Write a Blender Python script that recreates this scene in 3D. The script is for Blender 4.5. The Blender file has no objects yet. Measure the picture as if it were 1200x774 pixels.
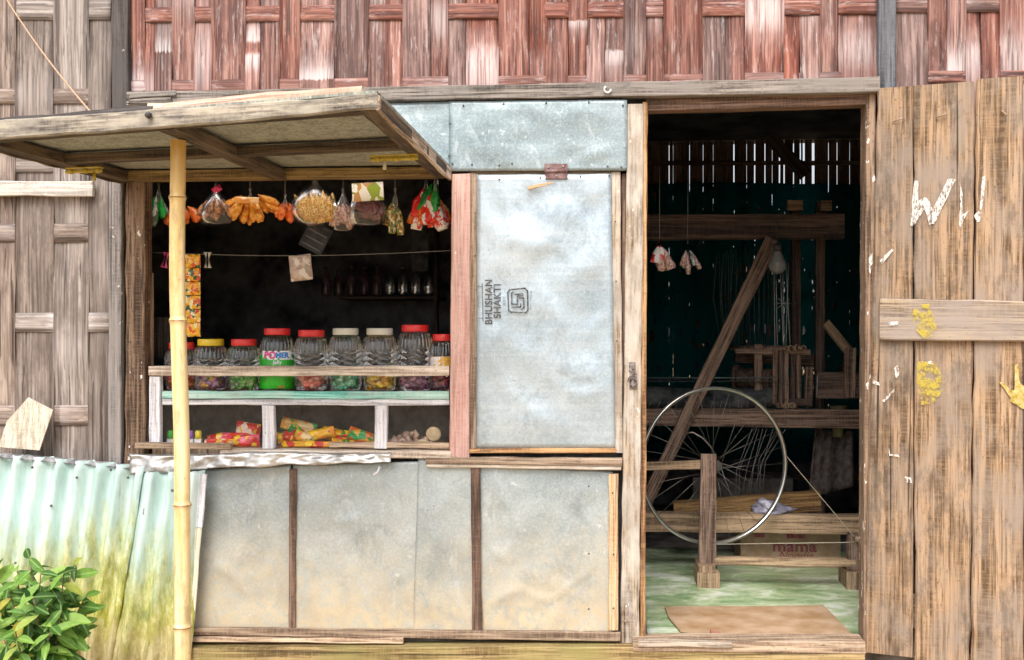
import bpy, bmesh, math, random
from mathutils import Vector, Matrix, noise
random.seed(7)
SC = bpy.context.scene
COL = SC.collection
# ------------------------------------------------------------------ camera
F = 1280.0; TH = math.radians(5.3); CS, SN = math.cos(TH), math.sin(TH)
D = 4.0; H = 1.45
cam_d = bpy.data.cameras.new('camera'); cam = bpy.data.objects.new('camera', cam_d); COL.objects.link(cam)
cam_d.sensor_width = 36; cam_d.lens = 36 * F / 1200; cam_d.clip_end = 2000; cam_d.clip_start = .05
cam.location = (0, -D, H); cam.rotation_euler = (math.pi / 2, 0, TH)
SC.camera = cam
# ------------------------------------------------------------------ light
SUN_AZ = math.radians(188); SUN_EL = math.radians(52)      # azimuth clockwise from +Y: behind the camera
w = bpy.data.worlds.new('World'); SC.world = w; w.use_nodes = True
wn = w.node_tree.nodes; wl = w.node_tree.links
bg = wn['Background']; sky = wn.new('ShaderNodeTexSky'); sky.sky_type = 'NISHITA'; sky.sun_disc = False
sky.sun_elevation = SUN_EL; sky.sun_rotation = SUN_AZ; sky.dust_density = 5; sky.air_density = 1.0
hs = wn.new('ShaderNodeHueSaturation'); hs.inputs['Saturation'].default_value = .38
wl.new(sky.outputs[0], hs.inputs['Color']); wl.new(hs.outputs[0], bg.inputs[0]); bg.inputs[1].default_value = .15
sd = bpy.data.lights.new('sun', 'SUN'); so = bpy.data.objects.new('sun', sd); COL.objects.link(so)
sd.energy = 1.3; sd.angle = math.radians(35); sd.color = (1, .95, .88)
dv = Vector((math.sin(SUN_AZ) * math.cos(SUN_EL), math.cos(SUN_AZ) * math.cos(SUN_EL), math.sin(SUN_EL)))
so.rotation_euler = dv.to_track_quat('Z', 'Y').to_euler(); so.location = dv * 20
SC.view_settings.view_transform = 'Standard'; SC.view_settings.look = 'None'
SC.view_settings.exposure = .7; SC.view_settings.gamma = 1
SC.cycles.use_denoising = True
SC.cycles.max_bounces = 7; SC.cycles.transparent_max_bounces = 16; SC.cycles.diffuse_bounces = 4
SC.cycles.sample_clamp_indirect = 6

# ------------------------------------------------------------------ geometry of the view
def ray(px, py):
    u = (px - 600) / F; v = (387 - py) / F
    return Vector((-SN + u * CS, CS + u * SN, v))
def P(px, py, Y=0.0):
    d = ray(px, py); t = (Y + D) / d.y
    return Vector((d.x * t, Y, H + d.z * t))
def hit(px, py, A, n):
    d = ray(px, py); o = Vector((0, -D, H)); t = (A - o).dot(n) / d.dot(n)
    return o + d * t
def ppm(Y=0): return F / (Y + D)              # pixels per metre, roughly
def rnd(a, b): return random.uniform(a, b)
FRONT = Vector((0, -1, 0))

# ------------------------------------------------------------------ object helpers
def put(name, me, mat=None, parent=None, M=None):
    o = bpy.data.objects.new(name, me); COL.objects.link(o)
    if mat is not None and not me.materials:
        me.materials.append(mat)
    if M is not None: o.matrix_world = M
    if parent is not None:
        o.parent = parent
        o.matrix_parent_inverse = WM[parent.name].inverted()
    WM[o.name] = M.copy() if M is not None else Matrix()
    return o
WM = {}
def tag(o, label=None, cat=None, group=None, kind=None):
    if label: o['label'] = label
    if cat: o['category'] = cat
    if group: o['group'] = group
    if kind: o['kind'] = kind
    return o
def thing(name, loc, label, cat, group=None):
    o = bpy.data.objects.new(name, None); COL.objects.link(o); o.location = loc; o.empty_display_size = .1
    WM[o.name] = Matrix.Translation(loc)
    return tag(o, label, cat, group)
class MB:
    def __init__(s): s.v = []; s.f = []; s.sm = []
    def face(s, idx, smooth=False): s.f.append(idx); s.sm.append(smooth)
    def add(s, vs): b = len(s.v); s.v += [tuple(v) for v in vs]; return b
    def mesh(s, name='mesh'):
        me = bpy.data.meshes.new(name); me.from_pydata(s.v, [], s.f)
        me.polygons.foreach_set('use_smooth', s.sm); me.update()
        return me
    def box(s, x0, x1, y0, y1, z0, z1, M=None):
        vs = [Vector((x, y, z)) for z in (z0, z1) for y in (y0, y1) for x in (x0, x1)]
        if M: vs = [M @ v for v in vs]
        b = s.add(vs)
        for q in ((0, 2, 3, 1), (4, 5, 7, 6), (0, 1, 5, 4), (2, 6, 7, 3), (0, 4, 6, 2), (1, 3, 7, 5)):
            s.face([b + i for i in q])
    def tube(s, pts, r, n=6, caps=True, r1=None):
        pts = [Vector(p) for p in pts]; rings = []
        t0 = (pts[1] - pts[0]).normalized(); up = Vector((0, 0, 1)) if abs(t0.z) < .9 else Vector((1, 0, 0))
        a = t0.cross(up).normalized()
        for i, p in enumerate(pts):
            t = (pts[min(i + 1, len(pts) - 1)] - pts[max(i - 1, 0)]).normalized()
            a = (a - t * a.dot(t)).normalized(); b = t.cross(a)
            if callable(r): rr = r(i / (len(pts) - 1))
            else: rr = r if r1 is None else r + (r1 - r) * i / (len(pts) - 1)
            rings.append(s.add([p + (a * math.cos(k * 2 * math.pi / n) + b * math.sin(k * 2 * math.pi / n)) * rr for k in range(n)]))
        for i in range(len(rings) - 1):
            for k in range(n):
                s.face([rings[i] + k, rings[i] + (k + 1) % n, rings[i + 1] + (k + 1) % n, rings[i + 1] + k], True)
        if caps:
            s.face([rings[0] + k for k in range(n)][::-1]); s.face([rings[-1] + k for k in range(n)])
    def lathe(s, prof, n=24, M=None, mod=None, capb=True, capt=False):
        rings = []
        for (r, z) in prof:
            vs = []
            for k in range(n):
                a = k * 2 * math.pi / n; rr = r + (mod(a, z) if mod else 0)
                v = Vector((rr * math.cos(a), rr * math.sin(a), z)); vs.append(M @ v if M else v)
            rings.append(s.add(vs))
        for i in range(len(rings) - 1):
            for k in range(n):
                s.face([rings[i] + k, rings[i] + (k + 1) % n, rings[i + 1] + (k + 1) % n, rings[i + 1] + k], True)
        if capb: s.face([rings[0] + k for k in range(n)][::-1])
        if capt: s.face([rings[-1] + k for k in range(n)])
    def slab(s, fn, nu, nv, th, smooth=True):
        """closed sheet: fn(u,v)->Vector front point, th = vector to the back"""
        th = Vector(th); fr = [[None] * (nu + 1) for _ in range(nv + 1)]; bk = [[None] * (nu + 1) for _ in range(nv + 1)]
        for j in range(nv + 1):
            for i in range(nu + 1):
                p = Vector(fn(i / nu, j / nv)); fr[j][i] = s.add([p]); bk[j][i] = s.add([p + th])
        for j in range(nv):
            for i in range(nu):
                s.face([fr[j][i], fr[j][i + 1], fr[j + 1][i + 1], fr[j + 1][i]], smooth)
                s.face([bk[j][i], bk[j + 1][i], bk[j + 1][i + 1], bk[j][i + 1]], smooth)
        for i in range(nu):
            s.face([fr[0][i], bk[0][i], bk[0][i + 1], fr[0][i + 1]]); s.face([fr[nv][i], fr[nv][i + 1], bk[nv][i + 1], bk[nv][i]])
        for j in range(nv):
            s.face([fr[j][0], fr[j + 1][0], bk[j + 1][0], bk[j][0]]); s.face([fr[j][nu], bk[j][nu], bk[j + 1][nu], fr[j + 1][nu]])
def frame(p0, zdir, ndir):
    """local z along zdir, local -y along ndir (towards the viewer)"""
    z = Vector(zdir).normalized(); y = -Vector(ndir); y = (y - z * y.dot(z)).normalized(); x = y.cross(z)
    M = Matrix((x, y, z)).transposed().to_4x4(); M.translation = p0
    return M
def board(name, p0, p1, w0, w1, th, mat, parent=None, nrm=FRONT, wob=.0018, ch=.003, jag=.004, back=True, bow=0):
    """rough sawn board: p0,p1 = centre line of its front face"""
    p0 = Vector(p0); p1 = Vector(p1); L = (p1 - p0).length
    M = frame(p0, p1 - p0, nrm); n = max(2, min(26, int(L / .05))); mb = MB(); rings = []
    sd_ = rnd(0, 100)
    ch = min(ch, th * .3, w0 * .2)
    for i in range(n + 1):
        f = i / n; w = (w0 + (w1 - w0) * f) / 2; z = f * L
        a = noise.noise(Vector((sd_, z * 9, 0))) * wob * 2; b = noise.noise(Vector((sd_, z * 9, 7))) * wob * 2
        y = noise.noise(Vector((sd_, z * 4, 3))) * wob + bow * 4 * f * (1 - f)
        zz = [z] * 8
        if i in (0, n):
            sgn = -1 if i == 0 else 1
            zz = [z + sgn * jag * noise.noise(Vector((sd_ + k * .7, i, 1))) for k in range(8)]
        xs = [(-w + ch + a, y), (w - ch + b, y), (w + b, y + ch), (w + b, y + th - ch), (w - ch + b, y + th), (-w + ch + a, y + th), (-w + a, y + th - ch), (-w + a, y + ch)]
        rings.append(mb.add([(q[0], q[1], zz[k]) for k, q in enumerate(xs)]))
    for i in range(n):
        for k in range(8):
            mb.face([rings[i] + k, rings[i] + (k + 1) % 8, rings[i + 1] + (k + 1) % 8, rings[i + 1] + k])
    mb.face([rings[0] + k for k in range(8)][::-1]); mb.face([rings[-1] + k for k in range(8)])
    return put(name, mb.mesh(name), mat, parent, M)
def bpx(name, x0, y0, x1, y1, wp0, wp1, Y, th, mat, parent=None, **k):
    """board from pixel centre line; wp = widths in pixels"""
    p0 = P(x0, y0, Y); p1 = P(x1, y1, Y)
    d0 = (P(x0, y0, 0) - Vector((0, -D, H))); s = 1 / ppm(Y)
    return board(name, p0, p1, wp0 * s, wp1 * s, th, mat, parent, **k)
def rect(name, x0, y0, x1, y1, Y, th, mat, parent=None, horiz=None, **k):
    if horiz is None: horiz = (x1 - x0) > (y1 - y0)
    if horiz: return bpx(name, x0, (y0 + y1) / 2, x1, (y0 + y1) / 2, y1 - y0, y1 - y0, Y, th, mat, parent, **k)
    return bpx(name, (x0 + x1) / 2, y1, (x0 + x1) / 2, y0, x1 - x0, x1 - x0, Y, th, mat, parent, **k)
def fbm(x, y, z=0, o=3):
    return noise.fractal(Vector((x, y, z)), .6, 2.0, o)

# ------------------------------------------------------------------ materials
def lin(c):
    if isinstance(c, str):
        c = [int(c[i:i + 2], 16) / 255 for i in (0, 2, 4)]
        c = [x / 12.92 if x <= .04045 else ((x + .055) / 1.055) ** 2.4 for x in c]
    return (c[0], c[1], c[2], 1)
class NB:
    def __init__(s, name):
        s.m = bpy.data.materials.new(name); s.m.use_nodes = True; s.t = s.m.node_tree
        s.b = s.t.nodes['Principled BSDF']; s.out = s.t.nodes['Material Output']
    def n(s, typ, ins=None, **pr):
        nd = s.t.nodes.new('ShaderNode' + typ)
        for k, v in pr.items(): setattr(nd, k, v)
        for k, v in (ins or {}).items():
            if isinstance(v, bpy.types.NodeSocket): s.t.links.new(v, nd.inputs[k])
            else: nd.inputs[k].default_value = v
        return nd
    def set(s, **k):
        for a, v in k.items():
            a = a.replace('_', ' ')
            if isinstance(v, bpy.types.NodeSocket): s.t.links.new(v, s.b.inputs[a])
            else: s.b.inputs[a].default_value = v
    def coord(s, rand=True):
        tc = s.n('TexCoord').outputs['Object']
        if not rand: return tc
        r = s.n('ObjectInfo').outputs['Random']
        m = s.n('VectorMath', {0: (37.1, 21.7, 53.3), 3: r}, operation='SCALE') if False else s.n('VectorMath', operation='SCALE')
        m.inputs[0].default_value = (37.1, 21.7, 53.3); s.t.links.new(r, m.inputs['Scale'])
        a = s.n('VectorMath', operation='ADD'); s.t.links.new(tc, a.inputs[0]); s.t.links.new(m.outputs[0], a.inputs[1])
        return a.outputs[0]
    def noise(s, vec, sc, detail=4, rough=.55, scale=1.0, dist=0):
        mp = s.n('Mapping', {'Vector': vec, 'Scale': sc if isinstance(sc, tuple) else (sc, sc, sc)})
        return s.n('TexNoise', {'Vector': mp.outputs[0], 'Scale': scale, 'Detail': detail, 'Roughness': rough, 'Distortion': dist}).outputs['Fac']
    def ramp(s, fac, stops, interp='LINEAR'):
        r = s.n('ValToRGB', {'Fac': fac}); r.color_ramp.interpolation = interp
        e = r.color_ramp.elements
        while len(e) > 1: e.remove(e[-1])
        e[0].position = stops[0][0]; e[0].color = lin(stops[0][1]) if not isinstance(stops[0][1], (int, float)) else (stops[0][1],) * 3 + (1,)
        for p, c in stops[1:]:
            q = e.new(p); q.color = lin(c) if not isinstance(c, (int, float)) else (c, c, c, 1)
        return r.outputs[0]
    def mix(s, f, a, b, mode='MIX'):
        m = s.n('MixRGB', {}, blend_type=mode)
        for i, v in ((0, f), (1, a), (2, b)):
            if isinstance(v, bpy.types.NodeSocket): s.t.links.new(v, m.inputs[i])
            elif isinstance(v, (int, float)): m.inputs[i].default_value = v if i == 0 else (v, v, v, 1)
            else: m.inputs[i].default_value = lin(v)
        return m.outputs[0]
    def math(s, op, a, b=None, clamp=False):
        m = s.n('Math', operation=op, use_clamp=clamp)
        for i, v in ((0, a), (1, b)):
            if v is None: continue
            if isinstance(v, bpy.types.NodeSocket): s.t.links.new(v, m.inputs[i])
            else: m.inputs[i].default_value = v
        return m.outputs[0]
    def sep(s, vec): return s.n('SeparateXYZ', {0: vec}).outputs
    def bump(s, h, strength=.4, dist=.002):
        s.set(Normal=s.n('Bump', {'Height': h, 'Strength': strength, 'Distance': dist}).outputs[0])
CACHE = {}
def wood(name, dark, mid, light, grey=None, fleck=0.0, stain=.5, rough=.8, moss=None, wash=0.0, washc='e8e2dc', crack=.6, tone=.25):
    if name in CACHE: return CACHE[name]
    b = NB(name); co = b.coord()
    g1 = b.noise(co, (95, 95, 3.2), 3, .65); g2 = b.noise(co, (24, 24, 1.3), 3, .55, dist=.5); g3 = b.noise(co, (7, 7, 4), 6, .65)
    f = b.math('ADD', b.math('MULTIPLY', g1, .6), b.math('MULTIPLY', g2, .4))
    c = b.ramp(f, [(.41, dark), (.485, mid), (.57, light)])
    sw = b.ramp(b.noise(co, (14, 14, 150), 2, .6), [(.45, 0), (.62, .3)]); c = b.mix(sw, c, light)
    fb = b.ramp(b.noise(co, (140, 140, 5), 2, .6), [(.36, .8), (.44, 0)]); c = b.mix(fb, c, dark)
    pt = b.ramp(b.noise(co, (110, 110, 60), 2, .6), [(.31, .5), (.37, 0)]); c = b.mix(pt, c, b.mix(.5, dark, '1a1410'))
    # knots
    vo = b.n('TexVoronoi', {'Vector': b.n('Mapping', {'Vector': co, 'Scale': (7, 7, 2.2)}).outputs[0], 'Scale': 1.0})
    kn = b.ramp(vo.outputs['Distance'], [(.05, .9), (.13, 0)])
    c = b.mix(b.math('MULTIPLY', kn, .55), c, dark)
    if grey: c = b.mix(b.ramp(g3, [(.42, 0), (.62, .85)]), c, grey)
    st = b.noise(co, (12, 12, 4.5), 7, .75)
    c = b.mix(b.math('MULTIPLY', b.ramp(st, [(.53, 0), (.60, .7), (.72, 1)]), stain), c, b.mix(.7, c, '1c1510'))
    if moss: c = b.mix(b.ramp(b.noise(co, (4, 4, 3), 4), [(.45, 0), (.65, .8)]), c, moss)
    ck = b.ramp(b.noise(co, (62, 62, .9), 2, .5), [(.30, 1), (.325, 0)])
    c = b.mix(b.math('MULTIPLY', ck, crack), c, '1d1613')
    if wash: c = b.mix(b.math('MULTIPLY', b.ramp(b.noise(co, (16, 16, 5), 6, .7), [(.42, 0), (.62, 1)]), wash), c, washc)
    if fleck:
        fl = b.ramp(b.noise(co, (38, 38, 20), 3, .6), [(.72 - fleck * .12, 0), (.74 - fleck * .12, .8)])
        c = b.mix(fl, c, 'ece7e2')
    rv = b.n('ObjectInfo').outputs['Random']
    tv = b.n('MapRange', {'Value': rv, 'To Min': 1 - tone, 'To Max': 1 + tone}).outputs[0]
    hsn = b.n('HueSaturation', {'Color': c, 'Value': tv})
    b.set(Base_Color=hsn.outputs[0], Roughness=rough)
    b.bump(b.math('SUBTRACT', f, b.math('MULTIPLY', ck, .6)), .55, .004)
    CACHE[name] = b.m; return b.m
def bamboo(name, dark, mid, light, white='e9dfe0', wamt=1.0):
    b = NB(name); co = b.coord()
    g1 = b.noise(co, (115, 115, 2.2), 3, .65); g2 = b.noise(co, (40, 40, .9), 3, .6); g3 = b.noise(co, (10, 10, 5), 6, .7)
    f = b.math('ADD', b.math('MULTIPLY', g1, .5), b.math('MULTIPLY', g2, .5))
    c = b.ramp(f, [(.40, dark), (.49, mid), (.58, light)])
    fl_ = b.ramp(b.noise(co, (160, 160, 3), 2, .6), [(.38, .55), (.46, 0)]); c = b.mix(fl_, c, dark)
    c = b.mix(b.ramp(g3, [(.40, .5), (.5, 0)]), c, dark)
    sp = b.sep(co)
    # fissures between fibres
    ck = b.ramp(b.noise(co, (85, 85, .5), 3, .6), [(.36, 1), (.38, 0)])
    c = b.mix(b.math('MULTIPLY', ck, .75), c, '2a1b18')
    wl_ = b.ramp(b.noise(co, (150, 150, 1.6), 3, .6), [(.64, 0), (.69, .55)]); c = b.mix(wl_, c, light)
    # pale waxy bloom near the nodes of the culm, ending in a ragged line
    cz = b.n('CombineXYZ', {'X': b.math('MULTIPLY', b.n('ObjectInfo').outputs['Random'], 90), 'Z': b.math('ADD', b.math('MULTIPLY', sp[2], 2.4), b.math('MULTIPLY', g1, .10))}).outputs[0]
    nn = b.n('TexNoise', {'Vector': cz, 'Scale': 1.0, 'Detail': 0.0}).outputs['Fac']
    band = b.ramp(nn, [(.54, 0), (.61, .25), (.64, .7), (.66, .85), (.664, 0)])
    wm = b.math('MULTIPLY', band, b.ramp(g1, [(.38, .35), (.52, 1)]))
    c = b.mix(b.math('MULTIPLY', wm, wamt * .85), c, white)
    bl = b.ramp(b.noise(co, (60, 60, 7), 5, .75), [(.56, 0), (.66, 1)])
    c = b.mix(b.math('MULTIPLY', bl, .4 * wamt), c, white)
    tv = b.n('MapRange', {'Value': b.n('ObjectInfo').outputs['Random'], 'To Min': .72, 'To Max': 1.18}).outputs[0]
    hu = b.n('MapRange', {'Value': b.math('FRACT', b.math('MULTIPLY', b.n('ObjectInfo').outputs['Random'], 17.3)), 'To Min': .65, 'To Max': 1.2}).outputs[0]
    b.set(Base_Color=b.n('HueSaturation', {'Color': c, 'Value': tv, 'Saturation': hu}).outputs[0], Roughness=.62)
    b.bump(b.math('SUBTRACT', b.math('ADD', g1, b.math('MULTIPLY', g2, .6)), ck), .5, .003)
    return b.m
def metal(name, c0, c1, dirt=None, dz=(.05, .55), met=.35, rough=.42, spots=.5, scr=.5, wash=None, rz=None, streak=.3):
    b = NB(name); raw = b.coord(False); co = b.coord()
    m1 = b.noise(co, (2.6, 2.6, 2.6), 5, .55, dist=.3); m2 = b.noise(co, (38, 38, 38), 4, .6); m3 = b.noise(co, (1.6, 1.6, 60), 4, .7)
    c = b.ramp(b.math('ADD', b.math('MULTIPLY', m1, .8), b.math('MULTIPLY', m2, .2)), [(.36, c0), (.62, c1)])
    c = b.mix(b.ramp(m3, [(.47, 0), (.6, streak)]), c, b.mix(.5, c, 'f4f7f9'))
    gr = b.noise(co, (120, 120, 120), 2, .6); c = b.mix(b.ramp(gr, [(.40, .14), (.5, 0)]), c, b.mix(.6, c, '30363a')); c = b.mix(b.ramp(gr, [(.52, 0), (.62, .12)]), c, 'e9eef0')
    sp = b.ramp(b.noise(co, (26, 26, 30), 5, .65), [(.64, 0), (.70, 1)])
    c = b.mix(b.math('MULTIPLY', sp, spots), c, 'dfe6e8')
    ds = b.ramp(b.noise(co, (70, 70, 70), 3, .5), [(.71, 0), (.76, 1)])
    c = b.mix(b.math('MULTIPLY', ds, .55), c, '3a3d40')
    sm_ = b.ramp(b.noise(co, (6, 6, 5), 8, .8, dist=.6), [(.54, 0), (.60, .6), (.70, 1)])
    c = b.mix(b.math('MULTIPLY', sm_, .5), c, b.mix(.6, c, '4d565c'))
    sm2 = b.ramp(b.noise(co, (9, 9, 4), 8, .8, dist=1.0), [(.56, 0), (.63, 1)]); c = b.mix(b.math('MULTIPLY', sm2, .35), c, 'd6dee2')
    rs = b.ramp(b.noise(co, (13, 13, 9), 7, .8), [(.66, 0), (.72, .7)]); c = b.mix(b.math('MULTIPLY', rs, .5), c, '7a5a40')
    rr = rough
    if dirt:
        z = b.sep(raw)[2]
        zz = b.math('ADD', z, b.math('MULTIPLY', b.math('SUBTRACT', b.noise(co, (3, 3, 3), 5, .6), .5), .5))
        dm = b.n('MapRange', {'Value': zz, 'From Min': dz[1], 'From Max': dz[0]}, interpolation_type='SMOOTHSTEP').outputs[0]
        dm = b.math('MULTIPLY', dm, b.ramp(b.noise(co, (26, 26, 22), 8, .8), [(.40, .45), (.54, 1)]))
        c = b.mix(dm, c, b.mix(b.ramp(b.noise(co, 9.0, 5, .6), [(.4, 0), (.6, 1)]), dirt, 'cdbb9c'))
        rr = b.math('ADD', b.math('MULTIPLY', dm, .4), rough)
    # long bright scratches
    sc = b.ramp(b.noise(b.n('Mapping', {'Vector': co, 'Rotation': (0, .35, 0), 'Scale': (150, 150, 16)}).outputs[0], 1.0, 3, .5), [(.70, 0), (.74, 1)])
    c = b.mix(b.math('MULTIPLY', sc, scr), c, 'eef2f3')
    b.set(Base_Color=c, Metallic=met, Roughness=rr)
    b.bump(b.math('ADD', m1, b.math('MULTIPLY', m2, .12)), .25, .01)
    return b.m
def flat(name, col, rough=.6, var=.15, sc=20.0, bump=.2, met=0.0, **k):
    b = NB(name); co = b.coord()
    n1 = b.noise(co, sc, 5, .6)
    c = b.mix(b.ramp(n1, [(.35, 0), (.65, 1)]), b.mix(var, col, '000000'), b.mix(var * .6, col, 'ffffff'))
    b.set(Base_Color=c, Roughness=rough, Metallic=met, **k)
    if bump: b.bump(n1, bump, .003)
    return b.m
def printed(name, cols, sc=45.0, rough=.3, seed=0.0, coat=.3):
    """glossy printed foil: hard edged patches of colour"""
    b = NB(name); co = b.coord()
    v = b.n('TexVoronoi', {'Vector': b.n('Mapping', {'Vector': co, 'Location': (seed, seed, 0), 'Scale': (sc, sc, sc * .8)}).outputs[0], 'Scale': 1.0, 'Randomness': 1.0})
    v.feature = 'F1'
    fac = b.math('ADD', b.math('MULTIPLY', b.sep(v.outputs['Color'])[0], .8), b.math('MULTIPLY', b.noise(co, sc * 1.7, 2), .25))
    st = [(i / len(cols), c) for i, c in enumerate(cols)]
    c = b.ramp(fac, st, 'CONSTANT')
    b.set(Base_Color=c, Roughness=rough, Coat_Weight=coat)
    b.bump(b.noise(co, (70, 70, 30), 3, .5), .5, .004)
    return b.m
def clear(name, col='ffffff', gloss=.12, tint=.08, rough=.08, fw=.7):
    """thin clear plastic or glass: lets light through, reflects at its surface"""
    b = NB(name); t = b.t; t.nodes.remove(b.b)
    tr = b.n('BsdfTransparent', {'Color': (1, 1, 1, 1)}); gl = b.n('BsdfGlossy', {'Roughness': rough, 'Color': (1, 1, 1, 1)})
    df = b.n('BsdfDiffuse', {'Color': lin(col)})
    fr = b.n('LayerWeight', {'Blend': .35}); fac = b.math('ADD', b.math('MULTIPLY', fr.outputs['Fresnel'], fw), gloss, True)
    m1 = b.n('MixShader', {0: tint}); t.links.new(tr.outputs[0], m1.inputs[1]); t.links.new(df.outputs[0], m1.inputs[2])
    m2 = b.n('MixShader'); t.links.new(fac, m2.inputs[0]); t.links.new(m1.outputs[0], m2.inputs[1]); t.links.new(gl.outputs[0], m2.inputs[2])
    bp = b.n('Bump', {'Height': b.noise(b.coord(), 30.0, 2), 'Strength': .3, 'Distance': .004}); t.links.new(bp.outputs[0], gl.inputs['Normal'])
    t.links.new(m2.outputs[0], b.out.inputs[0])
    return b.m

M_WOOD = wood('weathered_wood', '4a3a30', '8a7565', 'b5a08e', grey='8f8781', fleck=.25)
M_LINTEL = wood('lintel_wood', '38302c', '7b716a', 'a39990', grey='8d8680', stain=.6, tone=.05)
M_DARKW = wood('dark_wood', '28211f', '4d4441', '6e6460', grey='5c5654', fleck=.1)
M_ROUGHW = wood('rough_brown_wood', '33251c', '6b5442', '8d7560', stain=.7, fleck=.35)
M_GREYW = wood('grey_board_wood', '5a5452', '8f8885', 'aca5a2', grey='9b9491', fleck=.3)
M_DOORW = wood('door_plank_wood', '57422d', '927658', 'b59678', grey='96877a', stain=.68, fleck=0, crack=.85, tone=.16)
M_RAILW = wood('battens_wood', '6d5847', '9b836e', 'bda891', stain=.5, fleck=.1)
M_DKBATW = wood('brown_batten_wood', '4a392f', '73594a', '94796a', stain=.5)
M_PALEW = wood('pale_wood', 'a67f5b', 'd3ad84', 'e6c9a4', stain=.25, crack=.3)
M_PALELATH = wood('pale_pink_lath_wood', 'b58c76', 'dcb9a3', 'ecd2c0', stain=.15, crack=.3)
M_POSTW = wood('worn_post_wood', '5d4c3c', '97846e', 'b9a791', grey='a0968c', wash=.5, washc='ded8d0', fleck=.15)
M_ORANGEW = wood('warm_frame_wood', '6b4a30', 'a07a52', 'c29b6e', stain=.4)
M_TIMBER = wood('yellow_timber_wood', '6a5530', 'a38a5c', 'c4ab7c', stain=.45, moss='9a9058')
M_SILLW = wood('threshold_wood', '7a6350', 'b69a80', 'd4bda4', stain=.35)
M_WHITEP = wood('worn_white_paint_wood', 'a9a6ab', 'dad9e0', 'f0eff3', stain=.25, crack=.3, tone=.05)
M_CREAMP = wood('worn_cream_board_wood', '9c8a7a', 'd3c2b0', 'ecdfd0', stain=.45, crack=.3, tone=.05)
M_TURQ = wood('worn_turquoise_paint_wood', '4f9f92', '79cbbd', 'a9e3d8', stain=.3, wash=.4, tone=.05)
M_PINKP = wood('worn_pink_paint_wood', 'b0857b', 'c99e93', 'd6b0a6', stain=.15, crack=.2, wash=.12, fleck=.28, tone=.03)
M_AWNF = wood('awning_edge_wood', '3a342f', '7d7468', 'b5a999', grey='6f6a66', stain=1.0, tone=.05, wash=.6, washc='c4bba8')
M_AWNU = wood('awning_frame_wood', '2a231d', '4d4033', '6d5c48', stain=.7, tone=.15)
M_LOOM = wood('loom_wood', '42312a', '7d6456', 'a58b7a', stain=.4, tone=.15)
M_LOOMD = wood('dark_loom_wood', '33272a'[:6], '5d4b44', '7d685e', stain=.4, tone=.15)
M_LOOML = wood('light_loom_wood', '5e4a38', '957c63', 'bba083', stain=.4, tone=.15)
M_BAM = bamboo('pink_bamboo_strip', '552f27', '845347', 'a87a6c', wamt=.8)
M_BAML = bamboo('grey_bamboo_strip', '62534b', '8d7d73', 'ab9b90', wamt=.4)
M_METP = metal('grey_sheet_metal', '7d8e94', '9aa9ae', met=.35, rough=.45, spots=.6, scr=.25, streak=.1)
M_METS = metal('bright_sheet_metal', 'a3b5c2', 'c3d0d9', met=.55, rough=.33, spots=.3, streak=.22, scr=.4)
M_METL = metal('muddy_sheet_metal', '96a3a8', 'b6c0c2', dirt='dccba8', dz=(-.16, .62), met=.3, rough=.45, spots=.5, scr=.4, streak=.0)
M_FLASH = metal('crumpled_foil_metal', '8d8680', 'cfcdca', met=.75, rough=.38, spots=.3)
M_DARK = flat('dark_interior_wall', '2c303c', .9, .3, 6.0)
M_CEIL = flat('soot_dark_ceiling', '272c38', .9, .3, 4.0)  # dark tone with random mottling
M_NAIL = flat('rusty_nail_metal', '2e211c', .6, .2, 60, 0)

# ------------------------------------------------------------------ setting
def plane(name, x0, x1, y0, y1, z, mat, n=1, amp=0):
    mb = MB(); mb.slab(lambda u, v: (x0 + (x1 - x0) * u, y0 + (y1 - y0) * v, z + amp * fbm(u * 30, v * 30)), n, n, (0, 0, -.05), True)
    return tag(put(name, mb.mesh(name), mat), kind='structure')
b = NB('packed_earth'); co = b.coord(False)
c = b.ramp(b.noise(co, 1.5, 8, .65), [(.35, '8d7352'), (.65, 'bfa680')]); c = b.mix(b.ramp(b.noise(co, 40.0, 3), [(.6, 0), (.7, .5)]), c, '6d5a44')
b.set(Base_Color=c, Roughness=.95); b.bump(b.noise(co, 20.0, 6), .6, .02); M_EARTH = b.m
plane('ground', -300, 300, -300, 300, 0, M_EARTH, 1)
FZ = .305                                # indoor floor level
XR = 1.75; XP = .085; XL = -1.95; YB = 3.25; YS = 1.75; ZC = H + 1.24
mb = MB(); mb.box(-2.6, 2.6, .0, 3.4, FZ - .06, FZ); tag(put('floor', mb.mesh(), flat('earth_floor', '4a3e33', .9, .3, 8.0)), kind='structure')
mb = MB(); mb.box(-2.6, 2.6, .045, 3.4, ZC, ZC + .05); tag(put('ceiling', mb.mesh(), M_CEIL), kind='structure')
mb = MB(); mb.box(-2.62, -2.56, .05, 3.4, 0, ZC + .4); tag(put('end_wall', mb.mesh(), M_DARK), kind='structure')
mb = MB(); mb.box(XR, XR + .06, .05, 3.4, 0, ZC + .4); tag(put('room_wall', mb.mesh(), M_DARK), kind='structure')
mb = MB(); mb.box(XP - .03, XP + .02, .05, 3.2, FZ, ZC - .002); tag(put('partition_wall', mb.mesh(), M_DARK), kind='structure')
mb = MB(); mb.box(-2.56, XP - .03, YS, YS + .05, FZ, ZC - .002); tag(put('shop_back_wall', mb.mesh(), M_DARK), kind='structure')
mb = MB(); mb.box(-2.56, XP + .02, 3.2, 3.26, FZ, ZC - .002); tag(put('rear_wall', mb.mesh(), M_DARK), kind='structure')
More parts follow.
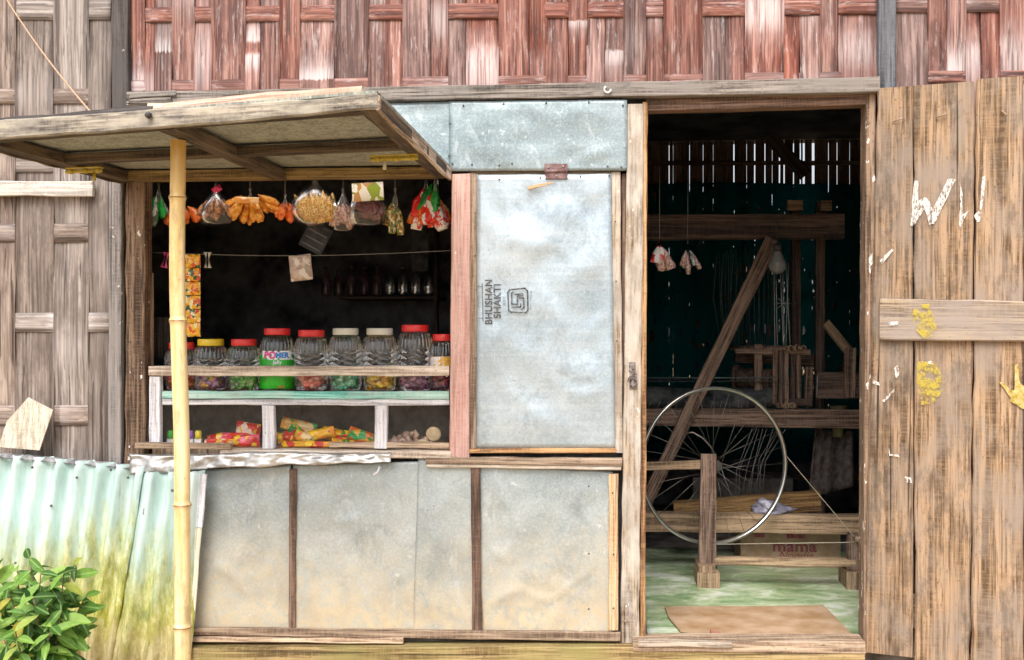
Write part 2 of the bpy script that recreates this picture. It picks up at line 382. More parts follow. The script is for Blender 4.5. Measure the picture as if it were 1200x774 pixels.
# backing boards behind the woven facade, round the openings
def Xp(px, Y=0): return P(px, 387, Y).x
def Zp(py, px=600, Y=0): return P(px, py, Y).z
mb = MB()
zt = ZC + .75; y0, y1 = .03, .045
xa = Xp(166); xb = Xp(530); xc = Xp(756); xd = Xp(1016)
mb.box(-2.62, xa, y0, y1, 0, zt); mb.box(xa, xb, y0, y1, Zp(204, 350), zt); mb.box(xa, xb, y0, y1, 0, Zp(535, 350))
mb.box(xb, xc, y0, y1, 0, zt); mb.box(xc, xd, y0, y1, Zp(118, 880), zt); mb.box(xd, 2.6, y0, y1, 0, zt); mb.box(xc, xd, y0, y1, 0, FZ - .01)
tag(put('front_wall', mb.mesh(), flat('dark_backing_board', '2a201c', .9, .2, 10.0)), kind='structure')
mb = MB(); 
mb.slab(lambda u, v: (-2.9 + 5.8 * u, -.12 + 3.8 * v, ZC + .78 + .5 * v), 1, 1, (0, 0, .03)); tag(put('roof', mb.mesh(), flat('tin_roof_metal', '7d8285', .5, .2, 4.0, met=.3)), kind='structure')
mb = MB(); mb.box(-2.6, 2.6, .0, .25, 0, FZ - .12); tag(put('plinth', mb.mesh(), M_EARTH), kind='structure')

# ------------------------------------------------------------------ woven bamboo walls
def strip(name, p0, p1, w, mat, parent, offs, th=.0025, cup=.0009, nrm=FRONT, tap=0):
    """a flat bamboo strip; offs(z)-> in/out offset (negative = towards viewer)"""
    p0 = Vector(p0); p1 = Vector(p1); L = (p1 - p0).length; M = frame(p0, p1 - p0, nrm)
    s_ = rnd(0, 90); nv = max(3, int(L / .022)); mb = MB()
    def fn(u, v):
        z = v * L; x = (u - .5) * (w + tap * (v - .5)); x += noise.noise(Vector((s_, z * 6, u * 2))) * .0022
        y = offs(z) + cup * (2 * u - 1) ** 2 + noise.noise(Vector((s_ + 5, z * 5, u * 3))) * .0022
        return (x, y, z)
    mb.slab(fn, 4, nv, (0, th, 0))
    return put(name, mb.mesh(name), mat, parent, M)
def weave(parent, cols, rows, top, bot, Y, mat, par0, A=.0034, drift=0.0):
    """cols: pixel edges; rows: (pixel centre, height); plain weave. par0: parity of the first column"""
    def rowpos(pc, px): return Zp(pc + drift * (px - 600), px, Y)
    for ci in range(len(cols) - 1):
        x0, x1 = cols[ci], cols[ci + 1]; xm = (x0 + x1) / 2
        Xa, Xb = Xp(x0 - .3, Y), Xp(x1 + .3, Y); zt_, zb = Zp(top, xm, Y), Zp(bot, xm, Y)
        rz = [(rowpos(r[0], xm), r[1] / ppm(Y)) for r in rows]
        def offs(z, rz=rz, zb=zb, ci=ci):
            zz = z + zb; o = 0; pts = []
            for ri, (zc, h) in enumerate(rz):
                sgn = -1 if (ri + ci + par0) % 2 == 0 else 1
                pts.append((zc, sgn))
            pts.sort()
            if zz <= pts[0][0]: return pts[0][1] * A
            if zz >= pts[-1][0]: return pts[-1][1] * A
            for (a, sa), (b_, sb) in zip(pts, pts[1:]):
                if a <= zz <= b_:
                    f = (zz - a) / (b_ - a)
                    f = min(1, max(0, (f - .1) / .8)); f = f * f * (3 - 2 * f)
                    return A * (sa + (sb - sa) * f)
            return 0
        wd = Xb - Xa; k = 1
        if wd > .09 and random.random() < .5: k = 2
        cut = [0, 1] if k == 1 else [0, random.choice((.35, .42, .5, .62)), 1]
        for q in range(k):
            a = Xa + wd * cut[q] + (.0012 if q else 0); c_ = Xa + wd * cut[q + 1]
            m = (a + c_) / 2; lean = rnd(-.003, .003)
            strip('bamboo_strip', (m + lean, Y, zb), (m - lean, Y, zt_), c_ - a - .0004, mat, parent, offs, tap=rnd(-.003, .003))
    for ri, (pc, h) in enumerate(rows):
        Xa, Xb = Xp(cols[0], Y), Xp(cols[-1], Y)
        ce = [Xp(x, Y) - Xa for x in cols]
        def offs(z, ri=ri, ce=ce):
            pts = [((ce[i] + ce[i + 1]) / 2, 1 if (ri + i + par0) % 2 == 0 else -1) for i in range(len(ce) - 1)]
            if z <= pts[0][0]: return pts[0][1] * A
            for (a, sa), (b_, sb) in zip(pts, pts[1:]):
                if a <= z <= b_:
                    f = (z - a) / (b_ - a); f = min(1, max(0, (f - .3) / .4)); f = f * f * (3 - 2 * f)
                    return A * (sa + (sb - sa) * f)
            return pts[-1][1] * A
        hm = h / ppm(Y); k = 1
        for q in range(k):
            dz = (q - (k - 1) / 2) * hm / k
            za = rowpos(pc, cols[0]) + dz; zb_ = rowpos(pc, cols[-1]) + dz
            strip('bamboo_cross_strip', (Xa, Y, za), (Xb, Y, zb_), hm / k - .0015, mat, parent, offs)
YW = .012
wt = thing('woven_bamboo_wall', (Xp(590), YW, Zp(110)), 'reddish woven bamboo wall above the long lintel, its wide strips running over the awning and doorway', 'wall')
weave(wt, [153, 170, 202, 228, 248, 288, 328, 352, 392, 432, 472, 525, 584, 641, 666, 688, 731, 757, 777, 823, 873, 919, 961, 982, 1030], [(-70, 20), (13, 19), (98, 18)], -130, 112, YW, M_BAM, 1, drift=-.012)
wt2 = thing('woven_bamboo_wall', (Xp(1130), YW, Zp(100)), 'short stretch of woven bamboo wall beyond the dark stud, over the plank door', 'wall')
weave(wt2, [1049, 1087, 1132, 1172, 1215, 1250, 1296, 1340, 1385, 1430], [(-70, 20), (9, 17), (93, 14), (190, 20), (300, 20), (410, 20), (520, 20), (640, 20), (750, 20)], -130, 840, YW, M_BAM, 0, drift=-.005)
b_r = MB()
wt3 = thing('woven_bamboo_wall', (Xp(60), YW, Zp(560)), 'tall grey brown woven bamboo wall beside the awning and behind the corrugated fence', 'wall')
weave(wt3, [-95, -60, -28, 18, 63, 104, 130], [(-70, 22), (12, 24), (113, 19), (192, 22), (273, 23), (378, 24), (487, 25), (585, 24)], -130, 640, YW, M_BAML, 1)
# wall beyond the door, unseen side
# ------------------------------------------------------------------ timbers of the front
def solo(o, label, cat, **k): return tag(o, label, cat, **k)
solo(bpx('wall_stud', 140, 214, 140, -130, 21, 21, -.018, .045, M_DARKW), 'dark upright stud between the two woven bamboo walls, rising above the awning', 'post')
solo(bpx('wall_stud', 1040, 108, 1040, -130, 20, 20, -.018, .045, wood('blue_grey_wood', '35353a', '5d5f66', '7d8087', grey='6a6c72', tone=.03)), 'blue grey upright stud above the top corner of the plank door', 'post')
lt = solo(bpx('lintel_beam', 148, 116, 1031, 99, 17, 17, -.045, .05, M_LINTEL), 'long weathered grey lintel beam running above the awning, tin panel and doorway', 'beam')
solo(rect('wall_batten', -90, 212, 108, 230, -.025, .022, wood('chalky_batten_wood', '9d968e', 'c6bfb7', 'dad4cc', stain=.3, crack=.3)), 'whitish painted batten nailed across the grey bamboo wall under the awning', 'batten')
solo(bpx('corner_board', 134, 560, 135, 206, 17, 16, -.02, .03, M_GREYW), 'grey upright board edging the bamboo wall, next to the rough brown post', 'board')
solo(bpx('corner_post', 158, 560, 159, 206, 25, 25, -.005, .06, M_ROUGHW, wob=.004), 'rough brown post with peeling bark at the edge of the shop opening', 'post')
solo(bpx('shop_post', 538, 536, 540, 204, 23, 22, -.04, .045, M_PINKP), 'upright post in worn pink paint between the shop opening and the tin shutter', 'post')
dp = solo(bpx('door_post', 738, 760, 745, 122, 22, 19, -.03, .07, M_POSTW, wob=.003), 'worn whitish door post between the tin shutter and the doorway, streaked with paint', 'post')
solo(bpx('door_jamb', 1018, 764, 1021, 108, 11, 11, -.012, .09, wood('flecked_jamb_wood', '4a3a2e', '7a6350', '98806c', fleck=.55)), 'narrow brown door jamb that the open plank door hangs from', 'post')
solo(bpx('door_jamb', 753, 760, 756, 120, 6, 6, -.022, .07, M_ORANGEW), 'thin warm brown strip lining the inner side of the whitish door post', 'post')
solo(bpx('head_board', 757, 123, 1024, 115, 15, 15, -.005, .07, M_DKBATW), 'brown head board under the lintel at the top of the doorway', 'board')
solo(rect('sill_timber', 150, 759, 1014, 816, -.085, .12, M_TIMBER), 'massive yellowish brown timber under the tin wall and doorway, at the bottom', 'beam')
solo(bpx('threshold_board', 742, 758, 1014, 760, 12, 14, -.09, .11, M_SILLW), 'pale threshold board of the doorway lying on the yellow timber', 'board')
solo(bpx('wood_offcut', 748, 755, 858, 757, 7, 7, -.1, .03, wood('offcut_wood', '6d5f52', '9a8b7b', 'b9ab9b')), 'thin grey wood offcut lying along the pale threshold board', 'board')

hp_ = thing('hasp', P(741, 442, -.035), 'rusty hasp with a staple on the whitish door post beside the shutter', 'hasp')
M_RH = flat('dark_rust', '4a2c22', .8, .4, 90, .5)
for q_ in ((737, 425, 745, 436), (738, 438, 746, 456)): rect('hasp_plate', *q_, -.036, .006, M_RH, hp_, horiz=False, wob=.001, jag=.003)
mb = MB(); mb.tube([P(741 + 5 * math.sin(k * .6), 447 + 7 * math.cos(k * .6), -.045) for k in range(9)], .003, 6); put('staple', mb.mesh(), M_RH, hp_)
for (x0, y0, x1, y1, w_, lb) in ((152, 112, 205, 109, 6, 'splintered grey lath end above the awning, upper of two by the dark stud'), (150, 119, 200, 117, 6, 'splintered grey lath end tucked against the awning top by the dark stud')):
    solo(bpx('lath_end', x0, y0, x1, y1, w_, w_, -.055, .014, M_LINTEL, wob=.004, jag=.02), lb, 'lath')
mb = MB(); mb.tube([P(712 + 4 * math.cos(k * .7), 105 + 4 * math.sin(k * .7), -.052) for k in range(7)], .0035, 6); solo(put('hook', mb.mesh(), flat('white_hook_plastic', 'e2dfdc', .5, .1)), 'tiny white hook fixed on the lintel above the door post', 'hook')
mb = MB(); mb.tube([P(445, 547, -.085), P(443, 553, -.088), P(438, 557, -.09)], .005, 6); solo(put('foil_curl', mb.mesh(), M_WHITEP), 'small white curl hanging under the end of the crumpled flashing', 'scrap')
# nails
def nails(parent, pts, Y, r=.0035, name='nail'):
    mb = MB()
    for (x, y) in pts:
        p = P(x, y, Y); mb.lathe([(r, -.002), (r, .002), (r * .5, .0032)], 6, Matrix.Translation(p) @ Matrix.Rotation(math.pi / 2, 4, 'X'), capt=True)
    o = put(name, mb.mesh(name), M_NAIL, parent); o['kind'] = 'stuff'; return o
# ------------------------------------------------------------------ sheet metal
def sheet(name, q, Y, mat, parent, nu=24, nv=16, amp=.004, th=.0015, Yt=None, freq=4, seed=None, edge=.001):
    """q: four pixel corners tl,tr,br,bl"""
    s_ = rnd(0, 50) if seed is None else seed
    bl = P(q[3][0], q[3][1], Y)
    Mo = Matrix.Translation(bl)
    def fn(u, v):
        x = (q[3][0] * (1 - u) + q[2][0] * u) * (1 - v) + (q[0][0] * (1 - u) + q[1][0] * u) * v
        y = (q[3][1] * (1 - u) + q[2][1] * u) * (1 - v) + (q[0][1] * (1 - u) + q[1][1] * u) * v
        p = P(x, y, Y); e = min(u, 1 - u, v, 1 - v)
        p.y += amp * fbm(p.x * freq + s_, p.z * freq, s_) * min(1, e * 6 + .25)
        p.y -= amp * .45 * max(0, 1 - abs(noise.noise(Vector((p.x * 5 + s_, p.z * 4, s_)))) * 9) * min(1, e * 6)
        if edge: p.x += edge * noise.noise(Vector((s_, p.z * 14, 1))); p.z += edge * 1.5 * noise.noise(Vector((p.x * 14, s_, 1)))
        return p - bl
    mb = MB(); mb.slab(fn, nu, nv, (0, th, 0))
    return put(name, mb.mesh(name), mat, parent, Mo)
tp = thing('tin_cladding', P(600, 200, -.03), 'blue grey tin panel nailed between the lintel and the shutter, overlapped by a second sheet', 'panel')
sheet('metal_sheet', [(455, 121), (529, 119), (528, 201), (455, 203)], -.028, M_METP, tp, amp=.006)
sheet('metal_sheet', [(526, 119), (735, 117), (735, 200), (527, 201)], -.033, M_METP, tp, 40, 20, amp=.007)
nails(tp, [(527, 145), (526, 183), (530, 192), (553, 193), (585, 194), (730, 124), (728, 196), (712, 195), (600, 192), (590, 122), (640, 121), (543, 124), (690, 120)], -.036)
# shutter
sh = thing('tin_shutter', P(640, 530, -.03), 'closed shutter of bright tin sheet in a wooden frame, stamped with black lettering', 'shutter')
bpx('frame_board', 554, 530, 555, 203, 11, 10, -.022, .03, M_RAILW, sh)
bpx('frame_board', 724, 531, 721, 202, 12, 11, -.022, .03, M_POSTW, sh)
bpx('frame_board', 552, 203, 727, 202, 6, 6, -.014, .03, M_RAILW, sh)
bpx('frame_board', 550, 528.5, 722, 528.5, 6, 6, -.036, .03, M_ORANGEW, sh)
sheet('metal_sheet', [(559, 205), (716, 204), (721, 526), (558, 526)], -.030, M_METS, sh, 30, 50, amp=.007, freq=3)
nails(sh, [(585, 210), (633, 208), (680, 207), (714, 206), (557, 300), (557, 420), (557, 250), (721, 260), (723, 400), (722, 330)], -.034)
# gap strip between shutter frame and door post
solo(bpx('filler_strip', 732, 530, 731, 204, 4, 5, -.012, .03, M_DKBATW), 'thin dark strip of wood in the gap between shutter and door post', 'board')
hg = thing('hinge', P(651, 201, -.04), 'rust brown butt hinge joining the tin shutter to the panel above it', 'hinge')
M_RUST = flat('rusty_brown_metal', '6b3a36', .55, .25, 40)
for (x0, y0, x1, y1) in ((638, 192, 665, 199.5), (639, 202, 665, 210)):
    rect('hinge_leaf', x0, y0, x1, y1, -.041, .005, M_RUST, hg, horiz=True, wob=0, jag=0)
mb = MB(); mb.tube([P(638, 201, -.042), P(665, 200.5, -.042)], .006, 10); put('hinge_barrel', mb.mesh(), M_RUST, hg)
mb = MB(); 
for (x, y) in ((643, 196), (660, 195), (652, 206)): mb.lathe([(.004, 0), (.003, .003)], 8, Matrix.Translation(P(x, y, -.044)) @ Matrix.Rotation(math.pi / 2, 4, 'X'), capt=True)
put('screw', mb.mesh(), flat('pale_screw_metal', 'a9a3a0', .4, .1, met=.6), hg)['kind'] = 'stuff'
solo(bpx('wood_splinter', 619, 221, 648, 214, 4, 2.5, -.05, .006, M_PALEW, jag=.01), 'small pale splinter of wood stuck on the bright tin below the hinge', 'splinter')
# lettering on the shutter
M_INK = flat('black_stamp_ink', '23282e', .7, .3, 90, 0)
def text(s_, cx, cy, hpx, A, n, mat, parent, ang=0, name='lettering', ext=.0004, wscale=1, shear=0, bold=0):
    cu = bpy.data.curves.new('txt', 'FONT'); cu.body = s_; cu.size = 1; cu.align_x = 'CENTER'; cu.align_y = 'CENTER'; cu.extrude = 0; cu.shear = shear; cu.offset = bold; cu.space_character = 1.04
    to = bpy.data.objects.new('txt', cu); COL.objects.link(to); bpy.context.view_layer.update()
    me = bpy.data.meshes.new_from_object(to); bpy.data.objects.remove(to); bpy.data.curves.remove(cu)
    c_ = hit(cx, cy, A, n); x = Vector((-n.y, n.x, 0)).normalized(); z = Vector((0, 0, 1)); y = z.cross(x)
    dd = (c_ - Vector((0, -D, H))).dot(Vector((-SN, CS, 0))); s = hpx / .72 * dd / F
    M = Matrix((x, y, z)).transposed().to_4x4(); M.translation = c_
    M = M @ Matrix.Rotation(-math.radians(ang), 4, 'Y') @ Matrix.Rotation(math.pi / 2, 4, 'X') @ Matrix.Diagonal((s * wscale, s, s, 1))
    bm = bmesh.new(); bm.from_mesh(me); g = bmesh.ops.extrude_face_region(bm, geom=bm.faces[:]); 
    bmesh.ops.translate(bm, verts=[v for v in g['geom'] if isinstance(v, bmesh.types.BMVert)], vec=(0, 0, ext / s)); bm.to_mesh(me); bm.free()
    return put(name, me, mat, parent, M)
SA, SNM = P(600, 350, -.0375), Vector((0, -1, 0))
text('BHUSHAN', 573, 354, 8.5, SA, SNM, M_INK, sh, 90, 'lettering', wscale=.95, bold=.018)
text('SHAKTI', 583, 353, 8.5, SA, SNM, M_INK, sh, 90, 'lettering', wscale=1.0, bold=.018)
def strokes(lines, r, A, n, mat, parent, name, flatk=.3):
    mb = MB()
    for ln in lines:
        pts = [hit(x, y, A, n) for (x, y) in ln]
        for a, c_ in zip(pts, pts[1:]):
            t = (c_ - a).normalized(); s = t.cross(n).normalized() * r; a2 = a - t * r * .5; c2 = c_ + t * r * .5
            b0 = mb.add([a2 - s, a2 + s, c2 + s, c2 - s, a2 - s + n * .0006, a2 + s + n * .0006, c2 + s + n * .0006, c2 - s + n * .0006])
            for q in ((4, 5, 6, 7), (0, 4, 7, 3), (1, 2, 6, 5), (0, 1, 5, 4), (3, 7, 6, 2)): mb.face([b0 + i for i in q])
    return put(name, mb.mesh(), mat, parent)
lg = [[(597, 340), (615, 338), (618, 341), (618.5, 364), (616, 367), (599, 366), (596, 364), (595, 343), (597, 340)],
      [(601.5, 342.5), (599.5, 344), (599.5, 356.5), (606, 357), (606.5, 347), (613, 346.5)], [(603, 345.5), (613, 344.5)],
      [(608.5, 349.5), (613.5, 349.5), (614, 361), (611, 363)], [(600, 360.5), (610, 360), (610, 356)]]
strokes(lg, .0024, SA, SNM, M_INK, sh, 'emblem')
strokes([[(565, 333), (566, 377)], [(559, 336), (565, 336)], [(559, 373), (566, 373)]], .0011, SA, SNM, M_INK, sh, 'rule_mark')
text('IS:277', 591, 353, 3, SA, SNM, M_INK, sh, 90, 'small_lettering')
for q_ in ([(622, 341), (622, 353)], [(622, 356), (622, 363)], [(560, 345), (561, 361)]): strokes([q_], .0006, SA, SNM, M_INK, sh, 'small_mark')

# lower tin wall
lw = thing('tin_wall', P(480, 745, -.03), 'low tin clad wall under the shop counter, mud splashed toward its foot', 'wall')
sheet('metal_sheet', [(213, 552), (341, 545), (341, 742), (210, 742)], -.020, M_METL, lw, 44, 56, amp=.006)
sheet('metal_sheet', [(343, 545), (494, 541), (488, 744), (344, 742)], -.0245, M_METL, lw, 44, 56, amp=.006)
sheet('metal_sheet', [(490, 536), (557, 538), (556, 745), (484, 745)], -.0275, M_METL, lw, 20, 34, amp=.006)
sheet('metal_sheet', [(560, 545), (718, 553), (716, 746), (562, 744)], -.0230, M_METL, lw, 44, 56, amp=.007)
bpx('batten', 342, 739, 343, 550, 8, 9, -.036, .011, M_DKBATW, lw)
bpx('batten', 559, 741, 557, 544, 12, 11, -.04, .012, M_DKBATW, lw)
bpx('batten', 719, 739, 719, 556, 11, 11, -.042, .018, M_PALEW, lw)
bpx('bottom_rail', 205, 740, 727, 747, 9, 11, -.045, .02, M_RAILW, lw)
bpx('base_lath', 215, 750, 472, 752, 6, 6, -.055, .02, M_SILLW, lw)
nails(lw, [(484, 538), (490, 538), (718, 578), (719, 650), (719, 713), (690, 570), (690, 649), (690, 714), (557, 570), (558, 630), (559, 697), (342, 580), (343, 640), (343, 700), (558, 560)], -.061)
# top rail & flashing
solo(bpx('top_rail', 499, 540, 729, 542.5, 8, 9, -.052, .045, M_RAILW), 'cracked brown rail across the top of the tin wall below the shutter', 'rail')
solo(bpx('top_rail', 500, 545.5, 728, 549, 5, 5, -.047, .03, M_POSTW), 'thin pale second rail directly beneath the cracked brown rail', 'rail')
solo(bpx('sill_board', 258, 530, 528, 534, 6, 9, -.045, .06, M_CREAMP), 'dusty cream board under the shop display case, above the crumpled foil', 'board')
solo(bpx('sill_lath', 158, 522.5, 270, 523.5, 7, 7, -.052, .03, M_RAILW), 'short brown lath at the foot of the display case behind the bamboo pole', 'board')
mb = MB()
def fl(u, v):
    x = 152 + (458 - 152) * u; yt = 533 - 3 * u + 1.5 * math.sin(u * 9); yb = (555 - 13 * u ** .7 + 2.4 * noise.noise(Vector((u * 9, 0, 4))) + (2 if u < .3 else 0))
    if v > .82: y = yt - (v - .82) * 8; Y = -.062 + (v - .82) * .2
    else: y = yb + (yt - yb) * (v / .82); Y = -.062 - .012 * (1 - v)
    p = P(x, y, Y); p.y += .010 * fbm(p.x * 15, p.z * 22, 3, 4) ; return p
mb.slab(fl, 90, 12, (0, .0012, 0)); put_o = put('metal_flashing', mb.mesh(), M_FLASH)
solo(put_o, 'crumpled silvery metal flashing folded over the sill under the sweets counter', 'flashing')

# ------------------------------------------------------------------ plank door (hinged open towards us)
PHI = math.radians(15); DA = P(1018, 400, -.03); DN = Vector((-math.sin(PHI), -math.cos(PHI), 0)); DD = Vector((math.cos(PHI), -math.sin(PHI), 0))
dr = thing('plank_door', hit(1015, 770, DA, DN), 'open weathered plank door with chalk strokes and yellow paint, hinged beside the doorway', 'door')
def dboard(name, x0t, x1t, yt0, yt1, x0b, x1b, yb, off, th, mat, parent=dr, **k):
    A = DA + DN * off
    a0 = hit(x0b, yb, A, DN); a1 = hit(x1b, yb, A, DN); c0 = hit(x0t, yt0, A, DN); c1 = hit(x1t, yt1, A, DN)
    return board(name, (a0 + a1) / 2, (c0 + c1) / 2, (a1 - a0).dot(DD) - .003, (c1 - c0).dot(DD) - .003, th, mat, parent, nrm=DN, **k)
dboard('door_plank', 1028, 1070, 104, 101, 1013, 1071, 768, .006, .028, M_DOORW, wob=.0035, ch=.005)
dboard('door_plank', 1070, 1143, 101, 95, 1072, 1137, 782, .003, .028, M_DOORW, wob=.0035, ch=.005)
dboard('door_plank', 1144, 1200, 94, 88, 1137, 1200, 800, .008, .028, M_DOORW, wob=.0035, ch=.005)
dboard('door_plank', 1201, 1262, 88, 82, 1201, 1263, 818, .004, .028, M_DOORW, wob=.0035, ch=.005)
A2 = DA + DN * .032
a = hit(1031, 374.5, A2, DN); c_ = hit(1262, 378, A2, DN)
board('cross_bar', a, c_, .146, .138, .026, wood('cross_bar_wood', '5f4f3f', '96826c', 'b8a48c', grey='a0938a', stain=.3, tone=.03), dr, nrm=DN, wob=.003, ch=.005)
a = hit(1031, 716, DA - DN * .025, DN); c_ = hit(1262, 725, DA - DN * .025, DN); board('back_bar', a, c_, .12, .12, .025, M_DOORW, dr, nrm=DN)
# chalk strokes
bC = NB('chalk'); coC = bC.coord(False); trn = bC.n('BsdfTransparent'); mxs = bC.n('MixShader')
bC.t.links.new(bC.ramp(bC.noise(coC, (150, 150, 60), 3, .7), [(.40, 0), (.5, .92)]), mxs.inputs[0]); bC.t.links.new(trn.outputs[0], mxs.inputs[1]); bC.t.links.new(bC.b.outputs[0], mxs.inputs[2]); bC.t.links.new(mxs.outputs[0], bC.out.inputs[0])
bC.set(Base_Color=lin('d9d5d0'), Roughness=.95); M_CHALK = bC.m
bY = NB('yellow_paint'); coY = bY.coord(False); trn = bY.n('BsdfTransparent'); mxs = bY.n('MixShader')
bY.t.links.new(bY.ramp(bY.noise(coY, 30.0, 6, .75), [(.43, 0), (.55, .72)]), mxs.inputs[0]); bY.t.links.new(trn.outputs[0], mxs.inputs[1]); bY.t.links.new(bY.b.outputs[0], mxs.inputs[2]); bY.t.links.new(mxs.outputs[0], bY.out.inputs[0])
bY.set(Base_Color=lin('c9b440'), Roughness=.7); M_YEL = bY.m
M_YELS = flat('thick_yellow_paint', 'c4a62c', .75, .35, 60, .2)
def daub(poly, off, mat, name, parent=dr):
    A = DA + DN * off; pts = [hit(x, y, A, DN) for (x, y) in poly]; n = len(pts)
    pts2 = []
    for i in range(n):      # ragged outline
        p, q = pts[i], pts[(i + 1) % n]
        for k in range(5):
            f = k / 5; r_ = p.lerp(q, f); r_ += Vector((noise.noise(r_ * 60) * DD.x, noise.noise(r_ * 60) * DD.y, noise.noise(r_ * 77))) * .003; pts2.append(r_)
    m_ = len(pts2); mb = MB(); b0 = mb.add(pts2); b1 = mb.add([p + DN * .0003 for p in pts2])
    mb.face(list(range(b1, b1 + m_)))
    for i in range(m_): mb.face([b0 + i, b0 + (i + 1) % m_, b1 + (i + 1) % m_, b1 + i])
    return put(name, mb.mesh(), mat, parent)
daub([(1071.5, 212), (1076, 212), (1076, 236), (1083, 231.5), (1088, 233), (1093, 246), (1111, 209.5), (1120, 210), (1095, 262), (1089, 264), (1084, 245), (1070, 265.5), (1067, 264), (1068, 245)], .0105, M_CHALK, 'chalk_stroke')
daub([(1125, 215), (1128, 228), (1127.5, 252), (1136, 247), (1134, 249.5), (1125, 267), (1124, 262), (1125.5, 240)], .0105, M_CHALK, 'chalk_stroke')
daub([(1151, 207), (1156, 206), (1152, 235), (1148, 260), (1144, 260), (1142, 252), (1148, 246)], .0115, M_CHALK, 'chalk_stroke')
daub([(1018, 302), (1022, 296), (1023, 301), (1020, 322), (1018.5, 318)], .010, M_CHALK, 'chalk_stroke')
daub([(1031, 306), (1045, 292), (1047, 294), (1034, 309)], .0115, M_CHALK, 'chalk_stroke')
for q in ([(1041, 378), (1052, 377), (1054, 381), (1043, 382)],): daub(q, .036, M_CHALK, 'chalk_stroke')
for q in ([(1047, 432), (1052, 428), (1054, 440), (1050, 444)], [(1022, 445), (1030, 448), (1031, 452), (1023, 450)], [(1034, 470), (1047, 457), (1048, 459), (1036, 472)], [(1041, 524), (1043, 532), (1053, 533), (1054, 536), (1042, 534)], [(1060, 559), (1068, 560), (1069, 566), (1062, 565)], [(1087, 424), (1094, 423), (1094, 427), (1088, 427)]):
    daub(q, .0115, M_CHALK, 'chalk_stroke')
daub([(1072, 358), (1090, 356), (1100, 392), (1084, 398), (1074, 388), (1068, 372)], .036, M_YEL, 'paint_daub')
daub([(1076, 424), (1097, 424), (1108, 452), (1096, 472), (1080, 475), (1074, 448)], .0095, M_YEL, 'paint_daub')
daub([(1171, 448), (1176, 448), (1184, 458), (1189, 457), (1189, 428), (1193, 426), (1195, 448), (1201, 454), (1201, 480), (1196, 478), (1184, 470), (1184, 466)], .0135, M_YELS, 'paint_daub')
def dnail(x0, y0, x1, y1, off):
    A = DA + DN * off; p = hit(x0, y0, A, DN); q = hit(x1, y1, A, DN) + DN * .012
    mb = MB(); mb.tube([p, q], .0028, 6); put('bent_nail', mb.mesh(), flat('pale_rusty_nail', 'a5886c', .6, .2, 50, 0), dr)
dnail(1046, 143, 1058, 139, .011); dnail(1097, 138, 1109, 134, .009); dnail(1174, 130, 1180, 136, .013)

# ------------------------------------------------------------------ awning
HL, HR = P(143, 214, -.022), P(527, 210, -.022); FR = P(441, 128, -1.2); FL = P(-44, 167, -1.04)
def AW(s, t, up=0): return (HL * (1 - s) + HR * s) * (1 - t) + (FL * (1 - s) + FR * s) * t + Vector((0, 0, up))
aw = thing('awning', (HL + HR) / 2, 'propped up shutter awning of worn boards over the shop opening, resting on the bamboo pole', 'awning')
UPN = (FR - HR).cross(HR - HL).normalized(); UPN = UPN if UPN.z < 0 else -UPN       # downward normal
def aboard(name, s0, t0, s1, t1, w, th, up, mat, **k):
    return board(name, AW(s0, t0, up), AW(s1, t1, up), w, w, th, mat, aw, nrm=UPN, **k)
aboard('side_rail', 0.018, .01, 0.018, .985, .062, .035, 0, M_AWNU)
aboard('side_rail', 0.982, .01, 0.982, .985, .062, .035, 0, M_AWNU)
aboard('rafter', .5, .045, .5, .97, .058, .034, -.003, M_AWNU)
aboard('back_rail', .04, .03, .96, .03, .075, .034, .001, wood('back_rail_wood', '4a3a28', '7a6340', '9c8558', stain=.7))
aboard('cross_lath', .045, .5, .478, .5, .05, .028, .004, M_AWNU)
aboard('cross_lath', .522, .5, .955, .5, .05, .028, .004, M_AWNU)
aboard('front_rail', .03, .965, .97, .965, .05, .034, .001, M_AWNU)
# fascia on the front edge
fa0 = AW(-.004, 1.004, .026); fa1 = AW(1.004, 1.004, .018)
board('fascia_board', fa0, fa1, .060, .040, .018, M_AWNF, aw, nrm=Vector((0, -1, .05)), wob=.0035, ch=.004, jag=.01)
# edge on the shutter side
board('edge_board', AW(1.006, .0, .016), AW(1.006, 1.0, .016), .045, .04, .014, wood('edge_board_wood', '6e5c4d', 'a5927f', 'c9b7a4', stain=.4), aw, nrm=Vector((1, -.1, 0)), wob=.003)
board('edge_board', AW(-.006, .0, .016), AW(-.006, .99, .016), .045, .04, .014, M_AWNU, aw, nrm=Vector((-1, -.1, 0)), wob=.003)
M_AWNP = wood('awning_panel_board', '7f827a', '9a9c92', 'b0b2a6', stain=.3, crack=.1, tone=.05)
mb = MB(); mb.slab(lambda u, v: AW(.0 + u, .0 + v * .995, .042 + .002 * fbm(u * 5, v * 5)), 20, 14, (0, 0, .008)); put('roof_panel', mb.mesh(), M_AWNP, aw)
a = P(177, 121.5, -1.15); 
t0_, t1_ = AW(.455, .97, .062), AW(.965, .99, .058)
board('top_lath', t0_, t1_, .030, .024, .02, M_PALELATH, aw, nrm=Vector((0, -1, .3)), wob=.003)
board('top_lath', AW(-.0, .97, .060), AW(.47, .975, .060), .018, .02, .018, M_DARKW, aw, nrm=Vector((0, -1, .3)), wob=.004)
nl = MB(); nl.lathe([(.009, 0), (.009, .01), (.004, .014)], 10, Matrix.Translation(AW(.478, 1.004, .03) + Vector((0, -.006, 0))) @ Matrix.Rotation(math.pi / 2, 4, 'X'), capt=True)
put('bolt_head', nl.mesh(), M_NAIL, aw)
